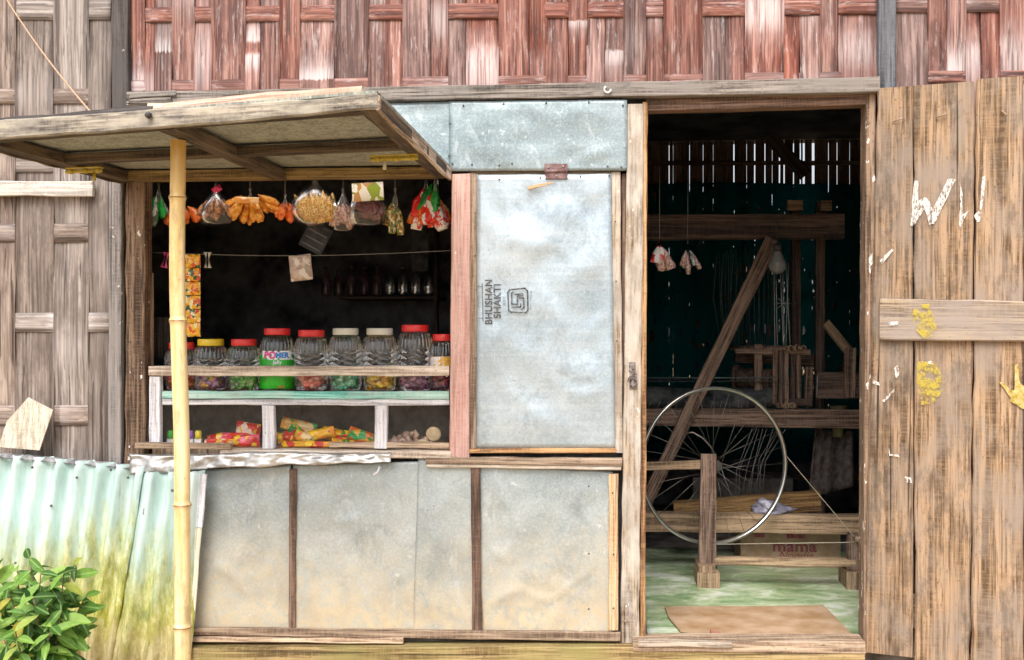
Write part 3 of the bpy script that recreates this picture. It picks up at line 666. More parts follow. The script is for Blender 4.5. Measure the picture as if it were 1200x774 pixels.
# yellow barrel bolts
M_YB = flat('yellow_enamel_metal', 'c9b21c', .4, .2, 40, .1)
for (s0, s1, t_, sgn) in ((.86, .985, .44, 1), (.0, .105, .42, -1)):
    e0, e1 = AW(s0, t_, -.004), AW(s1, t_, -.004)
    bb = board('barrel_bolt', e0, e1, .03, .03, .004, M_YB, aw, nrm=UPN, wob=0, jag=0)
    mb = MB(); mb.tube([e0 + Vector((0, 0, -.009)), e1 + Vector((0, 0, -.009))], .006, 8); put('bolt_rod', mb.mesh(), M_YB, bb)
    m_ = e0.lerp(e1, .3 if sgn > 0 else .8) + Vector((0, 0, -.012)); mb = MB(); mb.tube([m_, m_ + Vector((0, -.003, -.03))], .006, 8)
    put('bolt_knob', mb.mesh(), flat('pale_knob', 'd8cfae', .5, .1) if sgn > 0 else M_YB, bb)
    for q in (.15, .55, .9):
        c0 = e0.lerp(e1, q) + Vector((0, 0, -.008)); mb = MB(); mb.lathe([(.009, -.006), (.009, .006)], 10, Matrix.Translation(c0) @ Matrix.Rotation(math.pi / 2, 4, 'Y'), capt=True); put('bolt_loop', mb.mesh(), M_YB, bb)
# ------------------------------------------------------------------ bamboo pole
bB = NB('pale_bamboo'); coB = bB.coord(False); gz = bB.sep(coB)[2]
cB = bB.ramp(bB.noise(coB, (60, 60, 3), 5, .6), [(.35, 'd6b679'), (.55, 'ecd7a6'), (.7, 'f3e4c0')])
cB = bB.mix(bB.ramp(bB.noise(coB, (12, 12, 5), 5, .7), [(.52, 0), (.66, .55)]), cB, 'b98a4c')
cB = bB.mix(bB.ramp(bB.noise(coB, 90.0, 2), [(.72, 0), (.75, .6)]), cB, '6a4a2a')
ntop = bB.n('MapRange', {'Value': gz, 'From Min': 1.55, 'From Max': 1.98}).outputs[0]
cB = bB.mix(bB.math('MULTIPLY', ntop, .75), cB, 'c9992f')
cB = bB.mix(bB.ramp(bB.noise(coB, (40, 40, 9), 7, .75), [(.54, 0), (.62, .45)]), cB, '8c7f66')
cB = bB.mix(bB.ramp(bB.math('ADD', gz, bB.math('MULTIPLY', bB.noise(coB, (30, 30, 8), 6, .7), .3)), [(.35, .7), (.60, 0)]), cB, '9a8560')
bB.set(Base_Color=cB, Roughness=.38); bB.bump(bB.noise(coB, (90, 90, 4), 4), .2, .002); M_POLE = bB.m
yp = -.93
zt_ = (AW(.535, .76)).z
pt = P(210, 165, yp); pb = P(212.5, 774, yp); dirp = (pt - pb); pbase = pb + dirp * ((0 - pb.z) / dirp.z); ptop = pt
mpole = Matrix.Translation(pbase); mb = MB(); Lp = ptop.z - pbase.z
nodes_py = [232, 376, 592, 735]; nz = [P(211, y, yp).z for y in nodes_py] + [.25]
prof = []
def rad(z):
    r = .0222 + .0018 * (1 - z / 2)
    for q in nz: r += .0032 * math.exp(-((z - q) / .006) ** 2) - .0012 * math.exp(-((z - q - .012) / .006) ** 2)
    return r
zz = []
k = 0.0
while k < Lp: zz.append(k); k += .02
for q in nz: zz += [q - .012, q - .006, q - .002, q + .002, q + .006, q + .012, q + .018]
zz = sorted(z for z in set(zz) if 0 <= z < Lp) + [Lp]
rings = []
for z in zz:
    cx = (ptop - pbase) * (z / Lp); r = rad(z)
    wobx = .006 * math.sin(z * 2.6) + .0025 * math.sin(z * 7)
    rings.append(mb.add([(cx.x + wobx + r * math.cos(k * math.pi / 12), cx.y + r * math.sin(k * math.pi / 12), z) for k in range(24)]))
for i in range(len(rings) - 1):
    for k in range(24): mb.face([rings[i] + k, rings[i] + (k + 1) % 24, rings[i + 1] + (k + 1) % 24, rings[i + 1] + k], True)
mb.face([rings[-1] + k for k in range(24)])
pole = thing('bamboo_pole', pbase, 'pale yellow bamboo pole standing in front of the shop and propping the awning', 'pole')
put('culm', mb.mesh(), M_POLE, pole, mpole)
for q in nz[:4]:
    mb = MB(); rr = rad(q) + .0006
    mb.lathe([(rr - .001, -.0022), (rr, -.001), (rr, .001), (rr - .001, .0022)], 24, capb=False); cx = (ptop - pbase) * (q / Lp)
    put('node_ring', mb.mesh(), flat('bamboo_node_scar', 'a9773c', .7, .3, 60), pole, Matrix.Translation(pbase + Vector((cx.x + .006 * math.sin(q * 2.6) + .0025 * math.sin(q * 7), cx.y, q))))
# twine
mb = MB(); a = P(3, -8, -.05); c_ = AW(.30, .9, .058)
mb.tube([a.lerp(c_, k / 12) + Vector((0, 0, -.05 * 4 * (k / 12) * (1 - k / 12) * .4)) for k in range(13)], .0028, 6)
solo(put('twine', mb.mesh(), flat('straw_twine', 'c09a76', .9, .2, 80)), 'straw coloured twine slanting down the bamboo wall onto the awning', 'cord')

# ------------------------------------------------------------------ corrugated fence
bM = NB('mint_corrugated_paint'); coM = bM.coord(False); zM = bM.sep(coM)[2]
base = bM.ramp(bM.noise(coM, (9, 9, 1.2), 6, .65), [(.38, 'a6c2bd'), (.5, 'c0d9d5'), (.62, 'd9e8e5')])
base = bM.mix(bM.ramp(bM.noise(coM, (30, 30, 4), 5, .7), [(.62, 0), (.72, .6)]), base, '8fa096')
mossn = bM.math('ADD', zM, bM.math('MULTIPLY', bM.math('SUBTRACT', bM.noise(coM, (16, 16, 4), 8, .8), .5), .95))
mossn = bM.math('SUBTRACT', mossn, bM.math('MULTIPLY', bM.sep(coM)[0], .22))
c = bM.mix(bM.ramp(mossn, [(.32, 1), (.50, .8), (.74, 0)]), base, bM.ramp(bM.noise(coM, (20, 20, 8), 6, .7), [(.35, '7d8030'), (.6, 'aaa64e'), (.75, 'c9c588')]) if False else bM.ramp(bM.noise(coM, (45, 45, 14), 6, .75), [(.38, '868a34'), (.5, 'b5b352'), (.62, 'd6d39a')]))
mud = bM.math('ADD', zM, bM.math('MULTIPLY', bM.math('SUBTRACT', bM.noise(coM, (14, 14, 4), 8, .8), .5), .6))
c = bM.mix(bM.ramp(mud, [(.10, 1), (.28, .6), (.40, 0)]), c, bM.ramp(bM.noise(coM, (45, 45, 12), 6, .75), [(.38, '8b7a58'), (.5, 'bba985'), (.62, 'dccfb2')]))
c = bM.mix(bM.ramp(bM.noise(coM, (14, 14, 8), 4, .6), [(.68, 0), (.73, .8)]), c, '5a4c40')
bM.set(Base_Color=c, Roughness=.6); bM.bump(bM.noise(coM, 60.0, 4), .3, .003); M_CORR = bM.m
cf = thing('corrugated_fence', P(120, 800, -.08), 'mint green corrugated iron fence, mossy and muddy at the bottom, beside the bamboo pole', 'fence')
def corr(x0, x1, xs0, xs1, yt, Yf, th=.0015, ph=0, amp=.020, pitch=24.5, name='corrugated_sheet'):
    """x edges at the top (x0,x1) and at the bottom (xs0,xs1); runs down to the ground"""
    n = int((x1 - x0) / pitch * 12); mb = MB(); pz = P((x0 + x1) / 2, 800, Yf)
    org = Vector((pz.x, Yf, 0))
    def fn(u, v):
        x = (x0 + (x1 - x0) * u) * v + (xs0 + (xs1 - xs0) * u) * (1 - v)
        top = P(x, yt(u), Yf); zb = .012; z = zb + (top.z - zb) * v
        w_ = math.sin((u * (x1 - x0)) / pitch * 2 * math.pi + ph)
        xx = P(x, 387, Yf).x + .006 * fbm(u * 3, v * 3, 5)
        y = Yf + amp * w_ * (1 + .15 * noise.noise(Vector((u * 6, v * 4, 2)))) + .012 * fbm(u * 2, v * 2.5, 9) - .05 * (1 - v)
        return Vector((xx, y, z)) - org
    mb.slab(fn, n, 26, (0, th, 0)); return put(name, mb.mesh(), M_CORR, cf, Matrix.Translation(org))
corr(-120, 172, -130, 128, lambda u: 522 + 24 * u + 2 * noise.noise(Vector((u * 30, 0, 0))), -.06)
corr(165, 239, 124, 222, lambda u: 553 - 1 * u + 2 * noise.noise(Vector((u * 12, 3, 0))), -.085, ph=1.2)
mb = MB()
def rim(u, v):
    x = -120 + 285 * u; p = P(x, 520 + 25 * u + 6 * (1 - v) + 1.5 * noise.noise(Vector((u * 50, 0, 3))), -.075 + .02 * v); p.y += .011 * math.sin((u * 292) / 27.5 * 2 * math.pi); return p
mb.slab(rim, 120, 3, (0, .002, 0)); put('fence_rim', mb.mesh(), flat('grey_tin_rim', '7d7c80', .5, .3, 25, met=.3), cf)
bpx('edge_strip', 233, 618, 238, 556, 8, 9, -.095, .008, M_WHITEP, cf)
bpx('edge_strip', 222, 742, 232, 619, 9, 9, -.095, .008, wood('cream_strip_wood', 'b5a78d', 'dcd2bd', 'ece5d5', stain=.3), cf)
nails(cf, [(38, 548), (60, 593), (130, 551), (30, 655), (205, 770), (180, 756), (18, 660), (90, 560), (150, 560), (202, 575)], -.095, .005)
# torn white board
mb = MB()
q = [(33, 466), (62, 481), (46, 528), (-2, 524), (8, 494)]
pts = [P(x, y, -.05 - (y - 466) * .0004) for x, y in q]; b0 = mb.add(pts); b1 = mb.add([p + Vector((0, .006, 0)) for p in pts])
mb.face([b0 + i for i in range(5)][::-1]); mb.face([b1 + i for i in range(5)])
for i in range(5): mb.face([b0 + i, b1 + i, b1 + (i + 1) % 5, b0 + (i + 1) % 5])
solo(put('board_scrap', mb.mesh(), wood('dusty_white_board', 'a89c8a', 'c9bfae', 'ddd4c5', stain=.2, crack=0)), 'tilted dusty white scrap of board leaning against the grey bamboo wall', 'board')

# ------------------------------------------------------------------ shop counter
ct = thing('display_case', P(350, 525, .0), 'white and turquoise display case with glass front below the sweet jars', 'display case')
bpx('guard_rail', 174, 435, 526, 435, 12, 12, -.012, .02, M_CREAMP, ct)
bpx('shelf_edge', 190, 463, 526, 463.5, 9, 9, -.01, .03, M_TURQ, ct)
bpx('lower_edge', 190, 471.5, 526, 472, 7, 7, -.006, .03, M_WHITEP, ct)
bpx('post', 181, 520, 181, 441.5, 14, 14, -.008, .03, M_WHITEP, ct)
bpx('post', 314, 526, 314, 475.5, 15, 15, -.012, .03, M_WHITEP, ct)
bpx('post', 446, 526, 446, 475.5, 15, 15, -.012, .03, M_WHITEP, ct)
bpx('base_board', 386, 521.5, 526, 523, 7, 7, -.01, .02, M_SILLW, ct)
zs = P(350, 460, .02).z; zbt = P(350, 526, .02).z; X0, X1 = Xp(176), Xp(528)
mb = MB(); mb.box(X0, X1, .024, .42, zs - .02, zs); put('shelf_board', mb.mesh(), M_RAILW, ct)
mb = MB(); mb.box(X0, X1, .02, .42, zbt - .03, zbt); put('bottom_board', mb.mesh(), M_RAILW, ct)
mb = MB(); mb.box(X0, X1, .42, .44, zbt - .03, zs - .02); put('back_panel', mb.mesh(), flat('grey_case_back', '3d3a38', .8, .25, 15.0), ct)
M_GLASS = clear('case_glass', gloss=.0, tint=.006, fw=.3)
for (x0, x1) in ((189, 306), (322, 438), (454, 526)):
    a = P(x0, 525, .012); c_ = P(x1, 476, .012); mb = MB(); mb.box(a.x, c_.x, .012, .015, zbt, c_.z); put('glass_pane', mb.mesh(), M_GLASS, ct)

# jars ---------------------------------------------------------------
M_JAR = clear('clear_jar_plastic', gloss=.035, tint=.008, rough=.04)
M_RED = flat('red_lid_plastic', 'e0231c', .35, .08, 10, 0); M_YELLID = flat('yellow_lid_plastic', 'e8c71e', .35, .08, 10, 0); M_WLID = flat('cream_lid_plastic', 'd9d4c4', .4, .08, 10, 0)
def candy_mat(n_, cols, sc=60): return printed(n_, cols, sc, .35)
def jar(px, ytop, ybot, wpx, lid, cm, fill, label, name='sweet_jar', Y=.10, lab=None):
    base = P(px, ybot, Y); base.z = zs + .001; s = 1 / ppm(Y); R = wpx * s / 2; Hh = (ybot - ytop) * s
    base.y = Y + .0
    t = thing(name, base, label, 'jar', 'plastic sweet jars on the counter')
    lh = 8 * s; hb = Hh - lh; rn = R * .70; M0 = Matrix.Translation(base) @ Matrix.Rotation(rnd(0, 6), 4, 'Z')
    prof = [(R * .82, 0), (R * .93, .006), (R * .98, .02)]
    nz_ = 60
    for i in range(nz_ + 1):
        z = .02 + (hb * .70 - .02) * i / nz_; prof.append((R, z))
    for i in range(1, 11):
        f = i / 10; prof.append((R + (rn - R) * (f ** 1.6) * .95, hb * .70 + (hb * .97 - hb * .70) * math.sin(f * math.pi / 2 * .98)))
    prof.append((rn * .97, hb))
    def mod(a, z):
        f = z / hb
        if f > .73: return .0024 * math.cos(a * 26) * min(1, (1 - f) * 12)
        if .22 < f < .68:
            ph = abs(((a / (2 * math.pi) * 6) % 1) * 2 - 1)        # chevrons
            return .0034 * max(0, math.cos((f * 13 + ph * 1.0) * 2 * math.pi * .75)) ** 3
        return 0
    mb = MB(); mb.lathe(prof, 96, mod=mod); put('jar_body', mb.mesh(), M_JAR, t, M0)
    mb = MB(); lr = rn * 1.07
    mb.lathe([(lr, 0), (lr * 1.01, .002), (lr * 1.01, lh - .003), (lr * .97, lh)], 48, mod=lambda a, z: .0005 * math.cos(a * 24), capt=True)
    put('lid', mb.mesh(), lid, t, Matrix.Translation(base + Vector((0, 0, hb - .003))))
    # sweets: many small lumps, heaped
    mb = MB(); ri = R * .88; top = (fill + .06) * hb; k = 0
    nl_ = int(60 * fill / .25)
    for k in range(nl_):
        a_ = rnd(0, 6.28); rr = ri * math.sqrt(rnd(.15, 1)) - .004; z = .012 + (top - .012) * rnd(0, 1) * (1 - .15 * rnd(0, 1))
        sz = rnd(.0085, .0125); Q = Matrix.Translation((rr * math.cos(a_) * .93, rr * math.sin(a_) * .93, z)) @ Matrix.Rotation(rnd(0, 6), 4, (rnd(-1, 1), rnd(-1, 1), rnd(-1, 1))) @ Matrix.Diagonal((1.25, .9, .8, 1))
        mb.lathe([(sz * .02, -sz), (sz * .7, -sz * .7), (sz, 0), (sz * .7, sz * .7), (sz * .02, sz)], 8, Q)
    o = put('sweets', mb.mesh(), cm, t, Matrix.Translation(base)); o['kind'] = 'stuff'
    if lab:
        mb = MB(); z0, z1 = lab[1] * hb, lab[2] * hb
        mb.lathe([(R * 1.012, z0), (R * 1.022, z0 + .003), (R * 1.022, z1 - .003), (R * 1.012, z1)], 64, capb=False); put('wrap_label', mb.mesh(), lab[0], t, Matrix.Translation(base))
    return t, base, R
M_CG = candy_mat('green_sweets', ['35a848', '6fd060', '2a8a40', 'a0e070', 'e3f5c0']); M_CY = candy_mat('yellow_purple_sweets', ['9a5a98', 'b888bb', 'f0b31c', '8b4a7e', '7da57a'])
M_CO = candy_mat('orange_sweets', ['e38a2b', 'd9485a', 'c97a2b', 'e9b0a0']); M_CP = candy_mat('salmon_sweets', ['f58a7a', 'ffb09c', 'ee7060', 'ffd8c4'])
M_CT = candy_mat('teal_sweets', ['30b88d', '70dab0', '25966f', 'aaf0d0']); M_CYY = candy_mat('golden_sweets', ['f8c412', 'ffe03a', 'e8a410', 'ffee8a'])
M_CV = candy_mat('purple_sweets', ['8f4f83', 'b3709e', '743c6c', 'd2a0c4']); M_CR = candy_mat('dark_red_sweets', ['8e2f4a', '5d2f5f', 'b23a3a'])
M_GLAB = printed('green_wrap_print', ['22b41c', '25bb20', '1fae1a', '28c024'], 12, .3)
jar(213, 400, 459, 40, M_RED, M_CO, .30, 'sweet jar half hidden behind the bamboo pole, with a red lid')
jar(247, 396, 459, 41, M_YELLID, M_CY, .34, 'short sweet jar with a yellow lid holding purple and golden sweets')
jar(286, 396, 459, 40, M_RED, M_CG, .42, 'short sweet jar with a red lid, filled with green sweets, beside the yellow lidded jar')
jt, jb, jR = jar(325, 383, 459, 41, M_RED, M_CG, .2, 'tall sweet jar with a red lid wrapped in a bright green printed label', lab=(M_GLAB, .05, .63))
jar(365, 385, 459, 41, M_RED, M_CP, .27, 'tall sweet jar with a red lid and salmon pink sweets at the bottom')
jar(405, 383, 459, 40, M_WLID, M_CT, .27, 'cream lidded sweet jar with teal green sweets at the bottom')
jar(445, 383, 459, 41, M_WLID, M_CYY, .28, 'cream lidded sweet jar with golden yellow sweets at the bottom')
jar(486.5, 379, 459, 42, M_RED, M_CV, .26, 'tallest sweet jar with a red lid and dark purple sweets at the bottom')
M_LB2 = printed('pale_pink_label', ['e8c7c7', 'e8b44a', 'f2e6e0', 'd7868a'], 30)
jar(519, 390, 459, 32, M_RED, M_CR, .35, 'narrow sweet jar with a red lid and pale printed label against the pink post', lab=(M_LB2, .35, .68))
# printing on the green wrap, curved round the jar
def wraptext(s_, base, R, z, hgt, mat, ang, parent, bold=.02, off=.0008):
    cu = bpy.data.curves.new('txt', 'FONT'); cu.body = s_; cu.size = 1; cu.align_x = 'CENTER'; cu.align_y = 'CENTER'; cu.offset = bold; cu.resolution_u = 3
    to = bpy.data.objects.new('txt', cu); COL.objects.link(to); bpy.context.view_layer.update(); me = bpy.data.meshes.new_from_object(to); bpy.data.objects.remove(to)
    bm = bmesh.new(); bm.from_mesh(me); bmesh.ops.triangulate(bm, faces=bm.faces[:]); bmesh.ops.subdivide_edges(bm, edges=[e for e in bm.edges if e.calc_length() > .15], cuts=2)
    s = hgt / .72; rr = R * 1.022 + off
    for v in bm.verts:
        x, y = v.co.x * s, v.co.y * s; a_ = ang + x / rr
        v.co = Vector((rr * math.cos(a_), rr * math.sin(a_), z + y))
    bm.to_mesh(me); bm.free(); return put('printed_lettering', me, mat, [o for o in parent.children if o.name.startswith('wrap_label')][0], Matrix.Translation(base))
vj = math.atan2(-D - jb.y, 0 - jb.x)
M_PW = flat('white_print', 'f4f4f6', .4, .05, 10, 0); M_PM = flat('magenta_print', 'e0449a', .4, .05, 10, 0); M_PB = flat('blue_print', '2f86d8', .4, .05, 10, 0); M_PO = flat('orange_print', 'e8603a', .4, .05, 10, 0)
hb_ = 76 / ppm(.1)
zl = .235 * .60
wraptext('POMER', jb, jR, zl - .005, .028, M_PW, vj, jt, .10, .0004)
wraptext('PO', jb, jR, zl - .004, .026, M_PM, vj - .42, jt, .05, .0012); wraptext('MER', jb, jR, zl - .004, .02, M_PB, vj + .28, jt, .05, .0012)
wraptext('Jelly', jb, jR, zl - .030, .014, M_PW, vj, jt, .03); wraptext('JELLY', jb, jR, .018, .008, M_PO, vj + .25, jt, .04)

# packets in the case --------------------------------------------------
def pillow(name, cx, cy, wp, hp, ang, Y, mat, parent=None, th=.02, tilt=0, lab=None, seed=None, n=12):
    s = 1 / ppm(Y); W, Hh = wp * s / 2, hp * s / 2; sd_ = rnd(0, 99); mb = MB()
    def side(sg):
        def fn(u, v):
            x, y = 2 * u - 1, 2 * v - 1
            bl = max(0, 1 - abs(x) ** 2.6) ** .6 * max(0, 1 - abs(y) ** 3.2) ** .6
            k = fbm(x * 1.6 + sd_, y * 1.6, sg, 3)
            xx = x * W * (1 - .10 * (1 - abs(x)) * abs(y)) ; zz_ = y * Hh * (1 - .07 * (1 - y * y) * abs(x) + .03 * noise.noise(Vector((x * 3, sd_, 0))))
            return Vector((xx, sg * (th / 2 * bl * (1 + .5 * k) + .0006), zz_))
        return fn
    for sg in (-1, 1):
        f = side(sg); g = [[mb.add([f(i / n, j / n)]) for i in range(n + 1)] for j in range(n + 1)]
        for j in range(n):
            for i in range(n):
                q = [g[j][i], g[j][i + 1], g[j + 1][i + 1], g[j + 1][i]]; mb.face(q if sg < 0 else q[::-1], True)
    M = Matrix.Translation(P(cx, cy, Y)) @ Matrix.Rotation(math.radians(-ang), 4, 'Y') @ Matrix.Rotation(math.radians(tilt), 4, 'X')
    return put(name, mb.mesh(), mat, parent, M)
M_RP = printed('red_pink_foil', ['e01420', 'f03848', 'f8d020', 'd00c18', 'f87088', 'f02c10'], 45); M_RY = printed('red_yellow_foil', ['d82a1c', 'f1c02a', 'e8531e', 'd82a1c', 'f5e6d0'], 45)
M_YG = printed('yellow_green_foil', ['f8c808', 'ffd820', 'f0b400', 'd81c14', 'f8a010', '189040'], 34); M_OG = printed('orange_green_foil', ['f08020', 'e06018', '28a850', 'f8b038', 'f8d8a0', 'c8c030'], 36)
M_PEEL = flat('beige_ginger', 'c09a84', .8, .3, 40, .5)
def pk(cx, cy, w_, h_, a_, Y, mat, label, cat='packet', th=.025, **k):
    return solo(pillow('snack_packet', cx, cy, w_, h_, a_, Y, mat, None, th * 1.5, **k), label, cat, group='snack packets in the display case')
pk(268, 514, 56, 12, 4, .12, M_RP, 'flat red and pink packet lying under the glass beside the bamboo pole', th=.03, tilt=-40)
pk(262, 519, 48, 8, 0, .06, M_RY, 'thin red and yellow packet lowest on the floor of the case near the pole', tilt=-30)
pk(291, 504, 30, 18, -8, .14, M_RY, 'plump red and yellow packet on top of the pink packets by the first white post')
pk(288, 517, 34, 15, 3, .07, M_RP, 'bright red packet pressed against the glass by the first white post')
pk(350, 500, 44, 15, -12, .14, M_OG, 'orange and green packet on top of the pile between the two white posts')
pk(336, 512, 24, 14, 10, .10, M_YG, 'small yellow packet under the orange and green one')
pk(362, 521, 68, 8, 0, .05, M_YG, 'long flat yellow packet at the very bottom against the glass', tilt=-20)
pk(375, 509, 36, 13, 12, .09, M_YG, 'yellow packet lying across the middle of the snack pile', th=.022)
pk(400, 511, 46, 15, -10, .12, M_YG, 'bright yellow packet with red print in the middle compartment')
pk(357, 513, 26, 14, -22, .08, M_OG, 'small orange packet tilted against the glass amid yellow ones')
pk(424, 512, 34, 16, -18, .10, M_OG, 'orange packet leaning on the second white post')
pk(409, 520, 42, 9, -5, .06, M_YG, 'yellow packet lying below the bright yellow one')
# small erasers / bottles near the pole
for i, (px, col, nm) in enumerate(((200, '3fc23c', 'green'), (223, '9a62c8', 'purple'), (232.5, 'ecd93a', 'yellow'))):
    t = thing('glue_bottle', P(px, 519, .06), 'tiny ' + nm + ' topped white bottle standing in the case near the bamboo pole', 'bottle', 'tiny bottles in the case'); t.location.z = zbt + .001; WM[t.name] = Matrix.Translation(t.location)
    s = 1 / ppm(.06); bb = MB(); bb.box(-4 * s, 4 * s, -.008, .008, 0, 9 * s); put('bottle_body', bb.mesh(), M_PW, t, Matrix.Translation(t.location))
    bb = MB(); bb.lathe([(4 * s, 9 * s), (4 * s, 17 * s), (2.6 * s, 19 * s)], 12, capt=True); put('bottle_cap', bb.mesh(), flat(nm + '_cap', col, .4, .05, 10, 0), t, Matrix.Translation(t.location))
# ginger heap and biscuits
mb = MB()
for k in range(46):
    f = rnd(0, 1); cx = 458 + 48 * f; top = 12 * math.sin(math.pi * (f * .9 + .08)); cy = 520 - rnd(0, 1) * top
    Q = Matrix.Translation(P(cx, cy, rnd(.05, .13))) @ Matrix.Rotation(rnd(0, 6), 4, (rnd(-1, 1), rnd(-1, 1), rnd(-1, 1))) @ Matrix.Diagonal((1.5, .9, .8, 1)); sz = rnd(.007, .013)
    mb.lathe([(.001, -sz), (sz * .7, -sz * .7), (sz, 0), (sz * .7, sz * .7), (.001, sz)], 8, Q, mod=lambda a, z: .0012 * math.cos(a * 3 + z * 300))
solo(put('ginger_heap', mb.mesh(), M_PEEL), 'heap of small beige ginger pieces in the case next to the pink post', 'spice', kind='stuff')
def disc(cx, cy, r, Y, tiltx, tilty, label):
    s = 1 / ppm(Y); mb = MB(); mb.lathe([(r * s * .8, -.006), (r * s, -.003), (r * s, .003), (r * s * .8, .006)], 24, capt=True)
    solo(put('biscuit', mb.mesh(), flat('cream_biscuit', 'd9bf96', .8, .15, 60, .4), None, Matrix.Translation(P(cx, cy, Y)) @ Matrix.Rotation(tilty, 4, 'Y') @ Matrix.Rotation(math.pi / 2 + tiltx, 4, 'X')), label, 'biscuit', group='round biscuits in the case')
disc(508, 509, 9, .06, .2, .3, 'round cream biscuit standing on edge over the ginger by the pink post'); disc(496, 520, 8, .04, .9, 0, 'round cream biscuit lying low at the glass below the upright one')

# ------------------------------------------------------------------ hanging snacks
M_WRAP = clear('clear_snack_bag', 'cfd2d6', gloss=.02, tint=.03, rough=.2)
def petal(L, w, th, mat, parent, M, seed, name, tip=.25):
    mb = MB(); n = 10; rings = []
    for i in range(9):
        f = i / 8; r = w / 2 * (math.sin(min(1, f * 1.25) * math.pi / 2) ** .8) * (1 if f < .8 else 1 - (f - .8) / .2 * (1 - tip)); r = max(r, .0012)
        rings.append(mb.add([(r * math.cos(k * 2 * math.pi / n) * (1 + .5 * noise.noise(Vector((seed, f * 5, k * .8)))), r * th * math.sin(k * 2 * math.pi / n) * (1 + .4 * noise.noise(Vector((seed + 3, f * 5, k)))), -f * L) for k in range(n)]))
    for i in range(8):
        for k in range(n): mb.face([rings[i] + k, rings[i + 1] + k, rings[i + 1] + (k + 1) % n, rings[i] + (k + 1) % n], True)
    mb.face([rings[8] + k for k in range(n)][::-1]); return put(name, mb.mesh(), mat, parent, M)
def fan(name, ax, ay, Lp_, spread, n, wp, mat, label, cat='snack packets', Y=.10, wrap=None, tip=.3, part='snack_stick', mats=None, r0=.28, centre=0):
    s = 1 / ppm(Y); A_ = P(ax, ay, Y); t = thing(name, A_, label, cat, 'snack bundles hanging in the shop opening')
    for k in range(n):
        f = (k + .5) / n * 2 - 1; an = math.radians(centre + f * spread + rnd(-9, 9)); L = Lp_ * s * rnd(.78, 1.12)
        M = Matrix.Translation(A_ + Vector((0, rnd(-.018, .018), 0))) @ Matrix.Rotation(-an, 4, 'Y') @ Matrix.Rotation(rnd(-.2, .15), 4, 'X')
        off = L * r0; M = M @ Matrix.Translation((0, 0, -off)); L -= off
        petal(L, wp * s, .5, (mats[k % len(mats)] if mats else mat), t, M, rnd(0, 99), part, tip)
    if wrap:
        mb = MB(); W2, H2 = wrap[0] * s / 2, wrap[1] * s; sd_ = rnd(0, 50)
        prof = [(max(.003, W2 * .12), .03), (W2 * .10, .012), (W2 * .35, -.01), (W2 * .85, -H2 * .45), (W2, -H2 * .7), (W2 * .9, -H2 * .95), (W2 * .5, -H2)]
        mb.lathe(prof, 28, Matrix.Translation(A_) @ Matrix.Diagonal((1, .5, 1, 1)), mod=lambda a, z: .006 * noise.noise(Vector((math.cos(a) * 3 + sd_, math.sin(a) * 3, z * 30))), capb=False)
        put('clear_bag', mb.mesh(), M_WRAP, t)
    if Y < .5:
        mb = MB(); q0 = A_ + Vector((0, 0, -Lp_ * s * .45)); mb.tube([A_ + Vector((0, 0, .01)), A_ + Vector((0, 0, -.006)), A_.lerp(q0, .5), q0], lambda f: .007 if f < .05 else (.003 if f < .4 else .006 + .014 * (f - .4)), 8); put('tied_neck', mb.mesh(), M_WRAP, t)
    mb = MB(); mb.tube([A_, P(ax, 196, Y)], .0012, 5); put('hanging_string', mb.mesh(), flat('string', '9a9590', .8, .1, 20, 0) if 'strm' not in CACHE else CACHE['strm'], t)
    return t
CACHE['strm'] = flat('grey_string', '8d8880', .8, .1, 20, 0)
M_OS = printed('orange_stick_snack', ['e08a1e', 'f0a63a', 'd67614', 'f2b95a'], 90, .4); M_BS = printed('brown_crisp_snack', ['8f5a3a', 'b07a52', '6d4630', 'c79468'], 150, .4)
M_OR = printed('deep_orange_snack', ['e0661e', 'd8541a', 'ec8a3a', 'e8702a'], 130, .35); M_PN = printed('golden_peanut_snack', ['d9a44c', 'eec070', 'b8822f', 'f5d890'], 230, .45)
M_PK = printed('pinkish_snack', ['b58a80', 'd0a898', '8f6a60', 'e0c0b4'], 160, .4); M_MR = printed('maroon_snack', ['5d2a30', '7a3a40', '46202a', '8d4a4c'], 180, .4)
M_GOLD = printed('gold_green_wrapper', ['c9a45a', 'f0e2b8', '6b8f4a', 'a87a34', '2e2a22', 'e8c880'], 120, .3); M_CHIP = printed('red_white_chip_foil', ['e02818', 'f2481e', 'f4efec', 'f08a2a', 'd81c1c'], 42, .3)
M_GRN = printed('green_foil', ['1f8a35', '2aa845', '14702a'], 30, .3)
M_CHIPW = printed('orange_white_foil', ['f0521e', 'f4efec', 'f6efe8', 'e83a1c', 'f2ece4'], 55, .3)
M_CLR = printed('clear_grey_packet', ['8f9694', 'b8bcb8', '5f6a66', 'd8dad6'], 70, .3); M_CHIPR = printed('plain_red_foil', ['e0261a', 'f03a20', 'e0261a', 'e8301c'], 20, .3)
fan('hanging_bundle', 186, 218, 46, 14, 6, 9, M_GRN, 'dark green and clear little packets hung on yellow ties beside the rough brown post', mats=[M_GRN, M_CLR, M_GRN, M_CLR], part='small_packet', tip=.8)
fan('hanging_bundle', 213, 235, 33, 42, 7, 13, M_OR, 'orange red packets hanging behind the top of the bamboo pole', part='small_packet', tip=.7)
fan('hanging_bundle', 253, 225, 36, 46, 13, 8.5, M_BS, 'dim brown bundle of crisp sticks hanging next to the bamboo pole', wrap=(42, 40), part='snack_stick')
fan('hanging_bundle', 293, 224, 38, 66, 18, 9, M_OS, 'widest bundle of orange snack sticks fanned out like a skirt', part='snack_stick', tip=.35)
pillow('header_card', 289, 235, 30, 8, -3, .065, printed('orange_header', ['e89a4a', 'f2c28a'], 20), bpy.data.objects['hanging_bundle.003'], .008)
